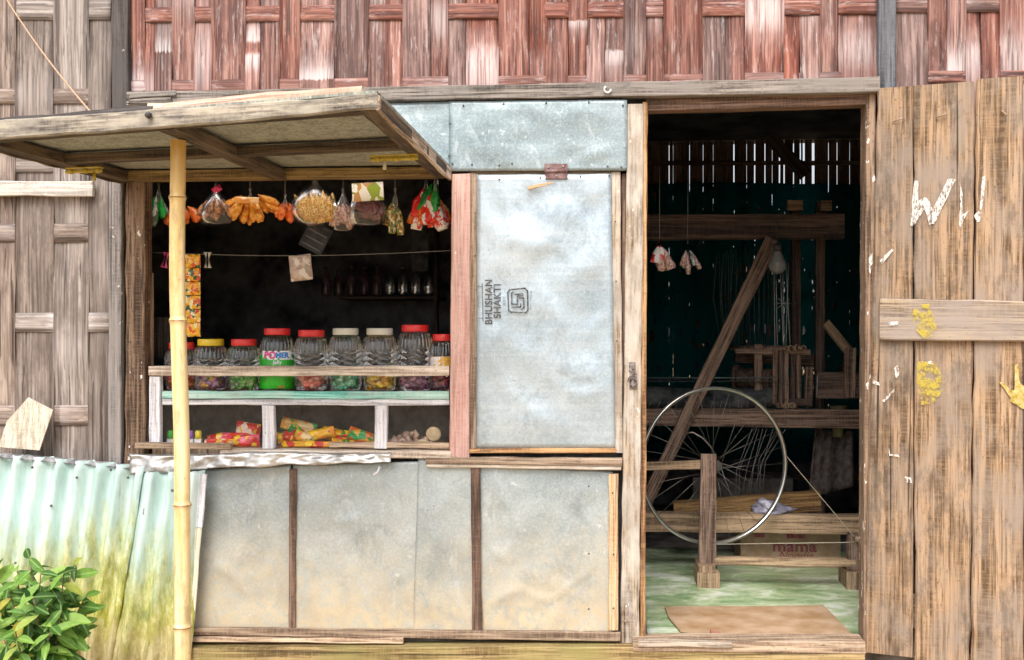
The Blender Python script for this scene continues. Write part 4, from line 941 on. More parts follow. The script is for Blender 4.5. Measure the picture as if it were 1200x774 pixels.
fan('hanging_bundle', 334, 231, 29, 28, 7, 9, M_OR, 'small bundle of deep orange sticks between the skirt shaped one and the peanuts', part='snack_stick')
tpn = thing('hanging_bundle', P(368, 214, .10), 'large clear bag of golden peanut strings hanging in the shop opening', 'snack packets', 'snack bundles hanging in the shop opening')
for k in range(13):
    cx_, cy_, an_ = 345 + 3.7 * k, 228 + 3 * math.sin(k * 1.9) - 3 * math.sin(math.pi * k / 12), 24 + rnd(-6, 6) - k * 2
    petal((29 + 7 * math.sin(math.pi * k / 12)) / ppm(.1), 13 / ppm(.1), .7, M_PN, tpn, Matrix.Translation(P(cx_, cy_, .1 - .018 * (k % 2))) @ Matrix.Rotation(-math.radians(an_), 4, 'Y'), rnd(0, 99), 'peanut_string', .75)
mb = MB(); s = 1 / ppm(.1); mb.lathe([(.003, .03), (.010, .012), (.028, -.012), (27 * s, -22 * s), (29 * s, -36 * s), (24 * s, -47 * s), (10 * s, -52 * s)], 28, Matrix.Translation(P(368, 214, .1)) @ Matrix.Diagonal((1, .5, 1, 1)), mod=lambda a, z: .007 * noise.noise(Vector((math.cos(a) * 3 + 8, math.sin(a) * 3, z * 30))), capb=False); put('clear_bag', mb.mesh(), M_WRAP, tpn)
fan('hanging_bundle', 402, 230, 39, 22, 8, 9, M_PK, 'slim clear bag of pinkish snacks beside the golden peanut bag', wrap=(28, 42), part='snack_stick', tip=.6)
t = fan('hanging_bundle', 431, 210, 46, 23, 9, 15, M_MR, 'clear bag of maroon snacks hanging below a printed green and white card', wrap=(46, 56), part='snack_stick', tip=.8)
s_ = pillow('header_card', 431, 225, 38, 22, 3, .06, printed('green_white_card', ['a9b84a', 'f2efe6', '8fa03a', 'e8e2d2', 'c9965a'], 26), t, .004)
fan('hanging_bundle', 463, 224, 49, 16, 4, 9, M_GOLD, 'long gold and green twists of wrapper hanging apart like legs', part='foil_twist', tip=.9)
fan('hanging_bundle', 499, 208, 60, 25, 14, 15, M_CHIP, 'red orange and white foil packets fanned out near the pink post', mats=[M_CHIPW, M_CHIP, M_CHIPR], part='foil_packet', tip=.9, centre=4)
fan('hanging_bundle', 511, 202, 53, 6, 2, 13, M_GRN, 'pair of shiny green foil packets squeezed against the pink post', part='foil_packet', tip=.9, centre=-14, Y=.075)
# pink ribbon
solo(pillow('ribbon_bow', 254, 222, 12, 8, 30, .1, flat('pink_ribbon', 'e0306a', .4, .1, 20)), 'small shocking pink ribbon hanging above the dim brown bundle', 'ribbon')
# crumpled packet, striped card, pegs, line
solo(pillow('hanging_packet', 352.5, 314, 27, 31, 6, .14, printed('crumpled_beige_bag', ['d9c5b4', 'cbb0a2', 'b89f94', 'e9ddd2', 'a8a38a'], 60), None, .03), 'crumpled beige clear bag hanging alone on the line in the dark opening', 'packet')
mb = MB(); pc = P(370, 279, .22); mb.box(-.05, .05, -.002, .002, -.055, .055); cd = thing('striped_card', pc, 'dark tilted card with pale stripes hanging in the gloom above the beige bag', 'card')
Mc = Matrix.Translation(pc) @ Matrix.Rotation(math.radians(28), 4, 'Y'); put('card', mb.mesh(), flat('dark_card', '26262c', .7, .1), cd, Mc)
for k in range(3):
    mb = MB(); mb.box(-.04, .04, -.004, -.0022, -.042 + k * .03, -.037 + k * .03); put('stripe', mb.mesh(), flat('pale_stripe', '6d6d76', .7, .1), cd, Mc)
mb = MB(); a = P(172, 296, .1); c_ = P(528, 294, .1); mb.tube([a.lerp(c_, k / 16) + Vector((0, 0, -.016 * math.sin(math.pi * k / 16))) for k in range(17)], .0011, 5)
solo(put('clothes_line', mb.mesh(), CACHE['strm']), 'thin grey line strung across the dark shop opening', 'cord')
def peg(px, py, ang, mat, label):
    t = thing('clothes_peg', P(px, py, .09), label, 'peg'); s = 1 / ppm(.09)
    for sg in (-1, 1):
        mb = MB(); fn = lambda u, v, sg=sg: Vector(((u - .5) * 4 * s * (1 + .25 * math.cos(v * 6)) + sg * (1.6 - 1.5 * math.sin(v * math.pi)) * s * 1.4, 0, (v - .5) * 19 * s))
        mb.slab(fn, 2, 8, (0, .008, 0)); put('peg_half', mb.mesh(), mat, t, Matrix.Translation(t.location) @ Matrix.Rotation(math.radians(ang), 4, 'Y'))
    mb = MB(); mb.tube([P(px - 3, py, .085), P(px + 3, py, .085)], .002, 6); put('spring', mb.mesh(), M_NAIL, t)
peg(193.5, 305, 12, flat('pink_plastic', 'd0407a', .4, .1), 'pink plastic clothes peg on the line beside the bamboo pole')
peg(243, 305, 0, flat('cream_plastic', 'c9c5b2', .4, .1), 'cream plastic clothes peg on the line, farther in from the pole')
# sachet strip
st = thing('sachet_strip', P(226, 298, .07), 'long strip of orange and gold sachets hanging beside the bamboo pole', 'sachets')
M_SA = printed('orange_sachet_foil', ['f09a1c', 'f6c23a', 'd8542a', 'f4b024', '2e5a2c', 'f8e8b0'], 75, .25)
for k in range(6): 
    pillow('sachet', 226, 306 + k * 16.2, 19, 16, rnd(-2, 2), .07, M_SA, st, .012)
# things deep inside the shop
def ibox(name, px0, py0, px1, py1, Y, dep, mat, label, cat, **k):
    a = P(px0, py1, Y); c_ = P(px1, py0, Y); mb = MB(); mb.box(a.x, c_.x, Y, Y + dep, a.z, c_.z); return tag(put(name, mb.mesh(), mat), label, cat, **k)
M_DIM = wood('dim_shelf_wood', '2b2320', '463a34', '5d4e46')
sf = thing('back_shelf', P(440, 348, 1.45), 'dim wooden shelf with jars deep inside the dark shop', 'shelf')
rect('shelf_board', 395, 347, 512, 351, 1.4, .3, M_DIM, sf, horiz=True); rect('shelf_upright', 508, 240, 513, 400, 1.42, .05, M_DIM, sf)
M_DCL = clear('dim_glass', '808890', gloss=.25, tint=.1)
for k in range(9):  # made-up bottles in place of dim glinting shapes
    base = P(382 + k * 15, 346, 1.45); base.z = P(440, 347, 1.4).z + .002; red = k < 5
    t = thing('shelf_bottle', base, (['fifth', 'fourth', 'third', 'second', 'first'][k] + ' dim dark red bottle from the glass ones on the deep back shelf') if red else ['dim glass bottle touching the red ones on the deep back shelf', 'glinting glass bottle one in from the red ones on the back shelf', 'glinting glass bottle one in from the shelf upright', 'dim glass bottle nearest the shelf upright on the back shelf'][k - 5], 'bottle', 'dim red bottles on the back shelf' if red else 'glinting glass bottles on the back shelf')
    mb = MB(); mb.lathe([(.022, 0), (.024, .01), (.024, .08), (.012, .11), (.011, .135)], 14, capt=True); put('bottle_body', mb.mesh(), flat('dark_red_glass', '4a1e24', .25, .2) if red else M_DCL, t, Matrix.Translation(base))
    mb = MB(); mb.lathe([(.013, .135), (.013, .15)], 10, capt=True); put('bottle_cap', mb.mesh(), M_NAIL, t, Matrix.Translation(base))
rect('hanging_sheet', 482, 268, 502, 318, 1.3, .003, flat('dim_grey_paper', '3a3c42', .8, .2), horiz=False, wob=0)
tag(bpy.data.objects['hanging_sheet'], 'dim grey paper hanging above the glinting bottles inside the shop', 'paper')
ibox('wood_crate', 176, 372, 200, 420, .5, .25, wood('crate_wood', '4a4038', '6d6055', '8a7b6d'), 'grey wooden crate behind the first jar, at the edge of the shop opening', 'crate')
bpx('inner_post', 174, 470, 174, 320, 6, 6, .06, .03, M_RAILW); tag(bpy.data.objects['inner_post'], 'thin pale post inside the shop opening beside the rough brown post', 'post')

# ------------------------------------------------------------------ loom room
# rear bamboo slats with daylight in the gaps
bs = thing('slat_wall', (1.0, YB, FZ), 'far wall of upright bamboo slats with daylight showing through the gaps', 'wall')
gaps = [(784, 1.6), (808, 1.2), (836, .9), (860, 2.2), (884.5, 2), (896.5, 1.5), (913.5, 2), (919, 2.0), (930, 1.5), (938, 1.8), (942, 3.2), (953, 4.0), (971, .8), (981, 1), (996, 1.1), (789, .8), (824, .6), (875, .6), (905, .7)]
edges = []; x = XP - .02
gl = sorted((Xp(g[0], YB), g[1] * .72 / ppm(YB)) for g in gaps)
zt2 = ZC - .002
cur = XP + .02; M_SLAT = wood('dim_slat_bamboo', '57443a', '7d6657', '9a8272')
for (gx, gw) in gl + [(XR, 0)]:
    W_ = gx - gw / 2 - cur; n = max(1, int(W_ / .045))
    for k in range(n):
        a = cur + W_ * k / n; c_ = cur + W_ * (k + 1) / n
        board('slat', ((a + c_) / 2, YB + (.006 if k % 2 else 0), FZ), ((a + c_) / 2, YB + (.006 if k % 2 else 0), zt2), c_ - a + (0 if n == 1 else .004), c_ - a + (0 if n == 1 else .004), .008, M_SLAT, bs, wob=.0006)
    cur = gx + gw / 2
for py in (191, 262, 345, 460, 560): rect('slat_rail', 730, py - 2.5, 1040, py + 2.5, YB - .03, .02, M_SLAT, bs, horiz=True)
# teal sheet
bT = NB('teal_tarpaulin'); coT = bT.coord(False)
df = bT.n('BsdfDiffuse', {'Color': lin('1f8388')}); tl = bT.n('BsdfTranslucent', {'Color': lin('3aa3a6')}); mx = bT.n('MixShader', {0: .6}); tp_ = bT.n('BsdfTransparent'); mx2 = bT.n('MixShader')
bT.t.links.new(df.outputs[0], mx.inputs[1]); bT.t.links.new(tl.outputs[0], mx.inputs[2])
hole = bT.ramp(bT.noise(coT, (30, 30, 10), 3, .6), [(.60, 0), (.62, 1)]); bT.t.links.new(hole, mx2.inputs[0]); bT.t.links.new(mx.outputs[0], mx2.inputs[1]); bT.t.links.new(tp_.outputs[0], mx2.inputs[2]); bT.t.links.new(mx2.outputs[0], bT.out.inputs[0])
mb = MB(); a = P(735, 330, YB - .05); c_ = P(1030, 214, YB - .05)
mb.slab(lambda u, v: (a.x + (c_.x - a.x) * u, YB - .06 + .012 * math.sin(u * 40) + .01 * fbm(u * 6, v * 4), FZ + .3 + (c_.z - FZ - .3) * v + .012 * math.sin(u * 5)), 60, 12, (0, .001, 0))
solo(put('teal_sheet', mb.mesh(), bT.m), 'torn teal plastic sheet hung over the far slat wall behind the loom', 'sheet')
bpx('roof_beam', 902, 160, 945, 205, 14, 14, YB - .15, .05, M_LOOMD); tag(bpy.data.objects['roof_beam'], 'dark slanting roof brace before the far slat wall', 'beam')

mb = MB(); mb.box(XP + .02, XR, YB - .012, YB - .002, FZ, P(900, 500, YB).z); tag(put('low_wall_boards', mb.mesh(), M_DARK), kind='structure')  # added dark panel that keeps daylight out of the lower slat gaps
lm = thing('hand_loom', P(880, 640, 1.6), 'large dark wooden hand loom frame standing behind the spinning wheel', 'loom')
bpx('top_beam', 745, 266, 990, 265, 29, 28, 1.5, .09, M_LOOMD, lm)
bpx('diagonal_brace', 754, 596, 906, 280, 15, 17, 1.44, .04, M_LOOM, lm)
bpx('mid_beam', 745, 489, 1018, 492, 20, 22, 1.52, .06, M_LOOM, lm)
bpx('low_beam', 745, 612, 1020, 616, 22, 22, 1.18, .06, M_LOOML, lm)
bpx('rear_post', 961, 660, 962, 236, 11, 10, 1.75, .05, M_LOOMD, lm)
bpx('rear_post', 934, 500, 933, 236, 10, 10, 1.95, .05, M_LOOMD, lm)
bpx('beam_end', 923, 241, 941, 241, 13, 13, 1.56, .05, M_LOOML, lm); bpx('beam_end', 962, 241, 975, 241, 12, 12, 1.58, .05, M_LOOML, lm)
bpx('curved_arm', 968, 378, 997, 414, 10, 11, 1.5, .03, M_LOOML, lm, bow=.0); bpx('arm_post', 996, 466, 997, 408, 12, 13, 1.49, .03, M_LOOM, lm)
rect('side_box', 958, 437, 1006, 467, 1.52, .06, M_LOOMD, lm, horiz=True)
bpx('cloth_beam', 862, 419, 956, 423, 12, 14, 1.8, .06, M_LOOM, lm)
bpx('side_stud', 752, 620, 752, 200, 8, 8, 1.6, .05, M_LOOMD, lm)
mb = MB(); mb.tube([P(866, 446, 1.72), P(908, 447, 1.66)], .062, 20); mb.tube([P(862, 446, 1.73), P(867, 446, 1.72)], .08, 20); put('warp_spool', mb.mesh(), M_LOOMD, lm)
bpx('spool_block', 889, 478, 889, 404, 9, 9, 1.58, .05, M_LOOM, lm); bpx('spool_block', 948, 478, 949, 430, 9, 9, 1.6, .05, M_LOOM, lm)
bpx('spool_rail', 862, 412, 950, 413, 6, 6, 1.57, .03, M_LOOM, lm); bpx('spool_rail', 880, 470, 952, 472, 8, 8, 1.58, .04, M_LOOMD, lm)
# heddles: rolled rods with ringed ends
for k, x in enumerate((909, 916, 922, 929, 936)):
    bpx('heddle_bar', x - 1 + k * .4, 474, x, 410, 5.5, 5.5, 1.55 + .01 * k, .012, M_LOOMD if k % 2 else M_LOOM, lm)
for k, (x, y) in enumerate(((921, 409), (927, 408.5), (934, 407.5), (941, 408.5), (913, 475), (921, 476), (929, 475.5))):
    mb = MB(); c0 = P(x, y, 1.52); r_ = 3.2 / ppm(1.5); mb.tube([c0 + Vector((r_ * math.cos(q * math.pi / 6), 0, r_ * math.sin(q * math.pi / 6))) for q in range(13)], .003, 6, caps=False); put('heddle_ring', mb.mesh(), M_LOOML, lm)
    mb = MB(); mb.tube([c0 + Vector((0, 0, 0)), c0 + Vector((-.25 if y < 440 else -.02, .2, 0))], .0095, 8); put('warp_rod', mb.mesh(), M_LOOM, lm)
M_WT = flat('white_thread', 'b9bcc0', .8, .1, 40, 0)
def cord(parent, pts, Y, r=.0012, mat=None, name='thread'):
    mb = MB(); mb.tube([P(x, y, (Y if not isinstance(Y, (list, tuple)) else Y[i])) for i, (x, y) in enumerate(pts)], r, 5); return put(name, mb.mesh(), mat or M_WT, parent)
for (x0, x1) in ((907, 908), (909, 911), (914, 918), (917, 919), (921, 926), (924, 921)): cord(lm, [(x0, 308), ((x0 + x1) / 2, 355), (x1, 406)], 1.55, .002)
for k in range(8): cord(lm, [(918, 356), (918 + 9 * math.cos(k * .8), 356 + 8 * math.sin(k * .8))], 1.54, .0015)
for k in range(9): cord(lm, [(880 + k * 5 + rnd(-2, 2), 503), (868 + k * 4 + rnd(-6, 6), 545 + rnd(-8, 8)), (862 + k * 4, 585 + rnd(-8, 8))], 1.5, .0013, flat('dim_grey_thread', '8a8482', .8, .1, 40, 0) if k == 0 else bpy.data.materials['dim_grey_thread'])
cord(lm, [(757, 443), (912, 443)], 1.5, .003, flat('pale_rod', '7f9296', .4, .1, 10, 0, met=.5), 'metal_rod')
cord(lm, [(958, 440), (957, 466)], 1.49, .0025)
mb = MB(); a = P(770, 446, 1.6)
mb.slab(lambda u, v: P(757 + 158 * u, 447 - 4 * v, 1.55 + .8 * v), 8, 6, (0, 0, -.002)); put('warp_cloth', mb.mesh(), flat('dark_warp_cloth', '1c3a3c', .8, .2, 60), lm)
mb = MB(); mb.slab(lambda u, v: P(757 + 150 * u, 452 + 26 * v + 4 * math.sin(u * 3), 1.6 - .05 * math.sin(v * 3) + .02 * fbm(u * 4, v * 3)), 14, 6, (0, .01, 0)); put('woven_cloth', mb.mesh(), flat('dark_teal_cloth', '182428', .9, .2, 12), lm)
for k in range(26): cord(lm, [(840 + k * 2.8, 300 + rnd(-14, 10)), (838 + k * 2.9 + rnd(-3, 3), 350), (846 + k * 2.5, 412)], 1.9, .0009, bpy.data.materials['dim_grey_thread'])
for k in range(14): cord(lm, [(760 + k * 10.5, 478), (775 + k * 9.5 + rnd(-2, 2), 440)], [1.5, 1.75], .001, bpy.data.materials['dim_grey_thread'])
# bulb
bl_ = thing('light_bulb', P(911, 290, 1.3), 'unlit white bulb hanging under the top beam of the loom', 'bulb'); s = 1 / ppm(1.3)
mb = MB(); mb.lathe([(.5 * s, -31 * s), (5 * s, -30 * s), (9 * s, -26 * s), (10.5 * s, -21 * s), (10 * s, -17 * s), (6 * s, -9 * s), (4 * s, -4 * s)], 20, Matrix.Translation(bl_.location)); put('glass_globe', mb.mesh(), flat('milky_glass', '8f9090', .25, .05, 10, 0), bl_)
mb = MB(); mb.lathe([(4.6 * s, -5 * s), (4.6 * s, 3 * s), (2 * s, 5 * s)], 14, Matrix.Translation(bl_.location), capt=True); mb.tube([bl_.location + Vector((0, 0, .01)), bl_.location + Vector((0, 0, .12))], .002, 5); put('socket', mb.mesh(), M_NAIL, bl_)
# packets hung in the loom room
fan('hanging_bundle', 773, 280, 34, 18, 4, 11, None, 'red and white packets in a clear bag hanging inside the doorway by the door post', mats=[printed('red_white_packet', ['c8202c', 'e84a50', 'f0e8e6', 'c8202c'], 40), M_PK], Y=.7, part='small_packet', tip=.9)
fan('hanging_bundle', 806, 286, 34, 26, 5, 6, M_WRAP, 'small bundle of clear packets hanging in the doorway next to the red ones', mats=[M_PK, M_CLR], Y=.9, part='small_packet', tip=.8)

# spinning wheel --------------------------------------------------------
YWH = 1.0
sw = thing('spinning_wheel', P(838, 640, YWH), 'spinning wheel made from a bicycle rim on a wooden stand inside the doorway', 'spinning wheel'); sw.location.z = FZ; WM[sw.name] = Matrix.Translation(sw.location)
C_ = P(837, 546, YWH); RW = 90.5 / ppm(YWH); ROT = math.radians(19)
Mw = Matrix.Translation(C_) @ Matrix.Rotation(ROT, 4, 'Z')
def W(a_, r, y=0): return Mw @ Vector((r * math.cos(a_), y, r * math.sin(a_)))
M_CHR = flat('dull_chrome_rim', 'c9c6c0', .28, .12, 30, .05, met=.85); M_SPK = flat('spoke_steel', '75706a', .4, .1, 30, 0, met=.7)
mb = MB(); n = 72; prof = [(-.011, -.003), (-.012, .003), (-.008, .004), (-.004, -.004), (.004, -.004), (.008, .004), (.012, .003), (.011, -.003), (.006, -.011), (-.006, -.011)]
rg = [mb.add([W(k * 2 * math.pi / n, RW + q[1], q[0]) for q in prof]) for k in range(n)]
for k in range(n):
    for i in range(len(prof)):
        a, c_ = rg[k], rg[(k + 1) % n]; j = (i + 1) % len(prof); mb.face([a + i, a + j, c_ + j, c_ + i], True)
rim_o = put('wheel_rim', mb.mesh(), M_CHR, sw)
mb = MB(); mb.tube([W(0, 0, -.03), W(0, 0, .04)], .016, 14); hub_o = put('hub', mb.mesh(), M_SPK, sw)
for sg in (-.026, .034):
    mb = MB(); mb.tube([W(0, 0, sg), W(0, 0, sg + .004)], .026, 18); put('hub_flange', mb.mesh(), M_SPK, hub_o)
for k in range(28):
    a_ = k * 2 * math.pi / 28; hoff = (.35 if (k // 2) % 2 else -.35); yh = -.024 if k % 2 else .034
    mb = MB(); mb.tube([W(a_ + hoff * 2.2, 0.024, yh), W(a_, RW - .01, 0)], .0011, 5); put('spoke', mb.mesh(), M_SPK, rim_o)
mb = MB(); pts = [P(x, y, YWH - .03) for x, y in ((803, 508), (812, 507), (824, 514), (833, 524), (838, 534))]; mb.tube(pts, .004, 8); put('crank_handle', mb.mesh(), M_SPK, sw)
YU = YWH - .09
bpx('upright', 829, 662, 830.5, 533, 20, 18, YU, .035, M_LOOM, sw)
fz1 = P(829, 687, YU - .05)
mb = MB(); s = 1 / ppm(YU)
xl, xr = -11.5 * s, 14 * s
mb.box(xl, xr, 0, .22, 0, .075); mb.box(-10.5 * s, 9 * s, .01, .2, .075, .105)
put('foot', mb.mesh(), M_LOOML, sw, Matrix.Translation(Vector((fz1.x, YU - .06, FZ + .004))))
bpx('side_arm', 745, 547.5, 822, 545, 9, 10, YU + .02, .03, M_LOOML, sw)
bpx('base_rail', 838, 658.5, 1003, 660, 9, 9, YU + .0, .04, M_LOOML, sw)
bpx('spindle_post', 1000, 668, 1001, 626, 14, 13, YU + .0, .04, M_LOOM, sw)
mb = MB(); mb.box(-10 * s, 14 * s, 0, .18, 0, .085); put('foot', mb.mesh(), M_LOOML, sw, Matrix.Translation(Vector((P(1001, 660, YU).x, YU - .03, FZ + .004))))
mb = MB(); c0 = P(1003, 632, YU - .02)
mb.tube([c0, c0 + Vector((.03, .0, 0))], .012, 12); put('spindle', mb.mesh(), M_LOOML, sw)
M_CORD = flat('drive_cord', 'c9bda8', .8, .1, 40, 0)
tgt = P(1001, 629, YU - .02); mb = MB(); mb.tube([W(math.radians(8), RW), W(math.radians(4), RW + .012), tgt], .0018, 5); put('drive_cord', mb.mesh(), M_CORD, sw)
mb = MB(); mb.tube([W(math.radians(-95), RW + .002), P(990, 636, YU - .02), P(1001, 635, YU - .02)], .0018, 5); put('drive_cord', mb.mesh(), M_CORD, sw)
# box behind, with print
bx_f = P(868, 668, 1.32); bx_r = P(985, 668, 1.32)
cb = thing('cardboard_box', Vector(((bx_f.x + bx_r.x) / 2, 1.32, FZ)), 'brown cardboard box with dark red print standing behind the wheel stand', 'box')
M_CARD = flat('brown_cardboard', 'a5876a', .85, .15, 25); M_RPR = flat('dark_red_print', '8c2338', .8, .2, 40, 0)
zt3 = P(900, 618, 1.32).z
mb = MB(); mb.box(bx_f.x, bx_r.x, 1.32, 1.62, FZ + .004, zt3); put('carton', mb.mesh(), M_CARD, cb)
mb = MB(); mb.box(bx_f.x - .004, bx_r.x + .004, 1.31, 1.45, zt3 + .001, zt3 + .005); put('flap', mb.mesh(), M_CARD, cb)
BA = Vector((0, 1.3185, 0)); BNm = Vector((0, -1, 0))
text('mama', 931, 641, 13, BA, BNm, M_RPR, cb, 0, 'box_lettering', wscale=1.15, bold=.02)
text('Noodle', 932, 651.5, 9, BA, BNm, M_RPR, cb, 0, 'box_lettering', shear=.35)
for (x0, y0, x1, y1) in ((884, 626, 896, 630), (922, 625, 944, 631), (908, 665.5, 953, 672)):
    a = P(x0, y1, 1.3175); c_ = P(x1, y0, 1.3175); mb = MB(); mb.box(a.x, c_.x, 1.3175, 1.3195, a.z, c_.z); put('print_block', mb.mesh(), M_RPR, cb)
solo(bpx('wood_plank', 790, 600, 962, 588, 20, 22, 1.35, .08, wood('orange_plank_wood', '5a3d24', '8f6a40', 'b08a58')), 'orange brown plank lying behind the loom beam above the cardboard box', 'plank')
mb = MB(); bmx = bmesh.new(); bmesh.ops.create_icosphere(bmx, subdivisions=4, radius=1)
for v in bmx.verts:
    q_ = v.co.copy(); k = 1 + .35 * fbm(q_.x * 1.7, q_.y * 1.7, q_.z * 1.7 + 4, 4) + .12 * abs(noise.noise(q_ * 5)); v.co = Vector((q_.x * .092 * k, q_.y * .05 * k, q_.z * .036 * k * (1.1 - .5 * q_.x)))
me = bpy.data.meshes.new('bag'); bmx.to_mesh(me); bmx.free(); me.polygons.foreach_set('use_smooth', [True] * len(me.polygons))
solo(put('plastic_bag', me, flat('lilac_plastic', '9d9bb5', .3, .3, 30, .6), None, Matrix.Translation(P(904, 597, 1.24))), 'crumpled lilac plastic bag lying on the low loom beam', 'bag')
cp = thing('plastic_cup', P(982, 501, 1.66), 'pale yellow cup hooked under the loom crossbeam near the jamb', 'cup'); s = 1 / ppm(1.42)
mb = MB(); mb.lathe([(6 * s, -11 * s), (7 * s, 8 * s), (10 * s, 24 * s), (11 * s, 26 * s)], 18, Matrix.Translation(cp.location)); put('cup_body', mb.mesh(), flat('yellow_cup_plastic', '8f8a62', .4, .1), cp)
mb = MB(); mb.tube([P(992, 480, 1.42), P(1004, 484, 1.42), P(1016, 500, 1.42)], .002, 6); put('cup_wire', mb.mesh(), M_SPK, cp)
# hanging dark cloth
mb = MB(); a = P(975, 505, 1.7)
mb.slab(lambda u, v: P(955 + 45 * u - 8 * (1 - v) * (1 - u), 585 - 80 * v - 30 * u * (1 - v) * .5, 1.7 + .03 * math.sin(u * 12)), 18, 10, (0, .003, 0)); solo(put('hanging_cloth', mb.mesh(), flat('dim_brown_cloth', '4a3a34', .9, .2, 30)), 'dim brown cloth hanging under the loom behind the yellow cup', 'cloth')
mb = MB(); a = P(812, 600, 2.2); mb.box(a.x, a.x + .55, 2.2, 2.5, FZ + .004, P(812, 560, 2.2).z)
solo(put('storage_box', mb.mesh(), flat('dim_grey_card', '6a6058', .9, .2)), 'dim grey box standing in the dark behind the wheel spokes', 'box')
# floor tarp, with folds
bG = NB('green_marbled_vinyl'); coG = bG.coord(False)
c = bG.ramp(bG.noise(coG, (5, 8, 5), 9, .72, dist=.4), [(.36, '7c9c6f'), (.46, 'a3bd90'), (.53, 'c2d3ae'), (.60, 'e9f0e2')])  # palest stop puts white floor glints into the vinyl's colour
c = bG.mix(bG.ramp(bG.noise(coG, 30.0, 4), [(.62, 0), (.75, .4)]), c, 'f0f6ee'); c = bG.mix(bG.ramp(bG.noise(coG, (3, 3, 3), 6), [(.5, 0), (.7, .5)]), c, '8a8a5a')
bG.set(Base_Color=c, Roughness=.3); bG.bump(bG.noise(coG, 9.0, 5), .35, .02)
mb = MB(); mb.slab(lambda u, v: (XP + .04 + (1.2 - XP) * u + .5 * u * v, .02 + 1.7 * v + .015 * fbm(u * 6, 0), FZ + .010 + .006 * abs(fbm(u * 5, v * 7, 2)) + .005 * math.exp(-((u - .72 - v * .1) * 30) ** 2)), 70, 70, (0, 0, -.002))
solo(put('floor_vinyl', mb.mesh(), bG.m), 'green marbled vinyl sheet covering the floor inside the doorway', 'floor covering')
# cardboard mat on it
def FP(px, py, z): d = ray(px, py); t = (z - H) / d.z; return Vector((d.x * t, d.y * t - D, z))
q = [(779, 711), (965, 709.5), (1001, 745), (905, 748), (880, 751), (842, 745), (797, 739), (783, 722)]
zc_ = FZ + .022; mb = MB(); pts = []
for i in range(len(q)):
    p_, r_ = FP(*q[i], zc_), FP(*q[(i + 1) % len(q)], zc_)
    for k in range(6): v_ = p_.lerp(r_, k / 6); v_.y += .006 * noise.noise(v_ * 40); v_.z += .003 * noise.noise(v_ * 9); pts.append(v_)
b0 = mb.add(pts); b1 = mb.add([p_ + Vector((0, 0, -.006)) for p_ in pts]); m_ = len(pts); mb.face(list(range(b0, b0 + m_))[::-1]); mb.face(list(range(b1, b1 + m_)))
for i in range(m_): mb.face([b0 + i, b0 + (i + 1) % m_, b1 + (i + 1) % m_, b1 + i])
me = mb.mesh(); bm = bmesh.new(); bm.from_mesh(me); bmesh.ops.recalc_face_normals(bm, faces=bm.faces[:]); bm.to_mesh(me); bm.free()
solo(put('cardboard_mat', me, flat('tan_cardboard', 'b08a60', .9, .22, 9)), 'torn tan sheet of cardboard lying on the green floor just inside the doorway', 'mat')
solo(bpx('brick_piece', 833, 745, 845, 748, 6, 6, .03, .05, flat('brick_red', 'a5654a', .9, .2, 40)), 'small reddish brick piece under the torn edge of the cardboard mat', 'brick')

# ------------------------------------------------------------------ leafy plant
bL = NB('glossy_leaf'); coL = bL.coord(False); uvr = bL.n('ObjectInfo').outputs['Random']
cl = bL.ramp(uvr, [(0, '2f5020'), (.3, '48742e'), (.65, '74a040'), (.9, '98ba58'), (1, 'b8a840')])
xs_ = bL.sep(coL)[0]
vein = bL.ramp(bL.math('ABSOLUTE', xs_), [(0.0, 1), (.0012, 0)])
cl = bL.mix(bL.math('MULTIPLY', vein, .5), cl, 'b5d080'); cl = bL.mix(bL.ramp(bL.noise(bL.coord(), (60, 60, 60), 3), [(.45, 0), (.7, .25)]), cl, '2c4f1a')
bL.set(Base_Color=cl, Roughness=.5, Specular_IOR_Level=.35); 
bL.t.links.new(cl, bL.b.inputs['Base Color'])
tlz = bL.n('BsdfTranslucent', {'Color': cl}); mxl = bL.n('MixShader', {0: .3}); bL.t.links.new(bL.b.outputs[0], mxl.inputs[1]); bL.t.links.new(tlz.outputs[0], mxl.inputs[2]); bL.t.links.new(mxl.outputs[0], bL.out.inputs[0])
M_LEAF = bL.m
lms = []
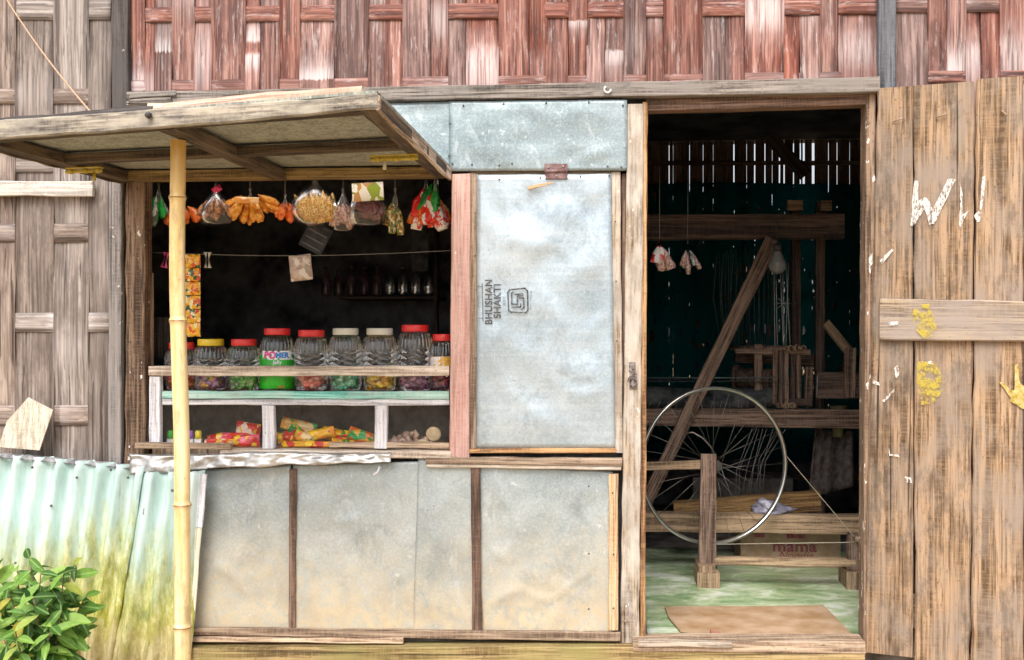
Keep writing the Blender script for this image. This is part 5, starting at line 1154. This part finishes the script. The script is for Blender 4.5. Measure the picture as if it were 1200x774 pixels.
for v_ in range(4):
    mb = MB(); L = .088; nL = 9; rows_ = []
    droop = (.2, .5, .05, .8)[v_]; wl_ = (.021, .018, .0235, .0195)[v_]
    for i in range(nL + 1):
        f = i / nL; wd = wl_ * math.sin(math.pi * min(1, f * .97 + .02)) ** .75 * (1 - .25 * f); y = f * L; z = -droop * L * f * f * .6
        rows_.append(mb.add([(-wd, y, z + wd * .45 + .001 * math.sin(f * 20)), (-wd * .5, y, z + wd * .18), (0, y, z), (wd * .5, y, z + wd * .18), (wd, y, z + wd * .45 + .001 * math.cos(f * 18))]))
    for i in range(nL):
        for k in range(4): mb.face([rows_[i] + k, rows_[i] + k + 1, rows_[i + 1] + k + 1, rows_[i + 1] + k], True)
    me = mb.mesh('leaf'); me.materials.append(M_LEAF); lms.append(me)
M_STEM = flat('brown_stem', '6a4630', .8, .2, 60)
def shrub(base, tips, label):
    pl = thing('leafy_shrub', base, label, 'plant', 'leafy shrub')
    for (tx, ty, tY) in tips:
        tip = P(tx, ty, tY); b_ = Vector(base) + Vector((rnd(-.05, .05), rnd(-.03, .03), 0)); mid = b_.lerp(tip, .55) + Vector((rnd(-.04, .04), rnd(-.03, .03), .04))
        pts = [b_.lerp(mid, f / 5).lerp(mid.lerp(tip, f / 5), f / 5) for f in range(6)]
        mb = MB(); mb.tube(pts, .005, 6, r1=.0018); put('stem', mb.mesh(), M_STEM, pl)
        Ls = (tip - b_).length; nn_ = 8
        for k in range(nn_):      # opposite pairs climbing the stem, a rosette at the tip
            f = .45 + .55 * (k + 1) / nn_; i = min(4, int(f * 5)); p = pts[i].lerp(pts[i + 1], f * 5 - i)
            az0 = k * math.pi / 2 + rnd(-.4, .4) + tx
            for sd2 in (0, math.pi):
                az = az0 + sd2 + rnd(-.5, .5); sc_ = rnd(.7, 1.2) * (.75 if k == nn_ - 1 else 1)
                nz_ = Vector((rnd(-.45, .45), rnd(-1.0, -.2), rnd(.5, 1.0))).normalized()      # blades turn to the light from the open side
                dl = Vector((math.cos(az), math.sin(az), rnd(-.2, .5))); dl = (dl - nz_ * dl.dot(nz_)).normalized()
                M = Matrix((dl.cross(nz_) * sc_, dl * sc_, nz_ * sc_)).transposed().to_4x4(); M.translation = p
                put('leaf', random.choice(lms), None, pl, M)
shrub(Vector((Xp(40, -.5), -.5, 0)), [(35, 655, -.55), (88, 662, -.5), (10, 690, -.55), (60, 690, -.6), (100, 700, -.5), (72, 715, -.65), (30, 720, -.65), (-12, 660, -.5), (85, 745, -.6), (5, 750, -.65), (50, 760, -.65), (-25, 710, -.6), (48, 672, -.62), (20, 670, -.5), (75, 672, -.62), (95, 728, -.55), (60, 735, -.7), (18, 740, -.7), (40, 700, -.68)], 'bright green leafy shrub growing in front of the corrugated fence')
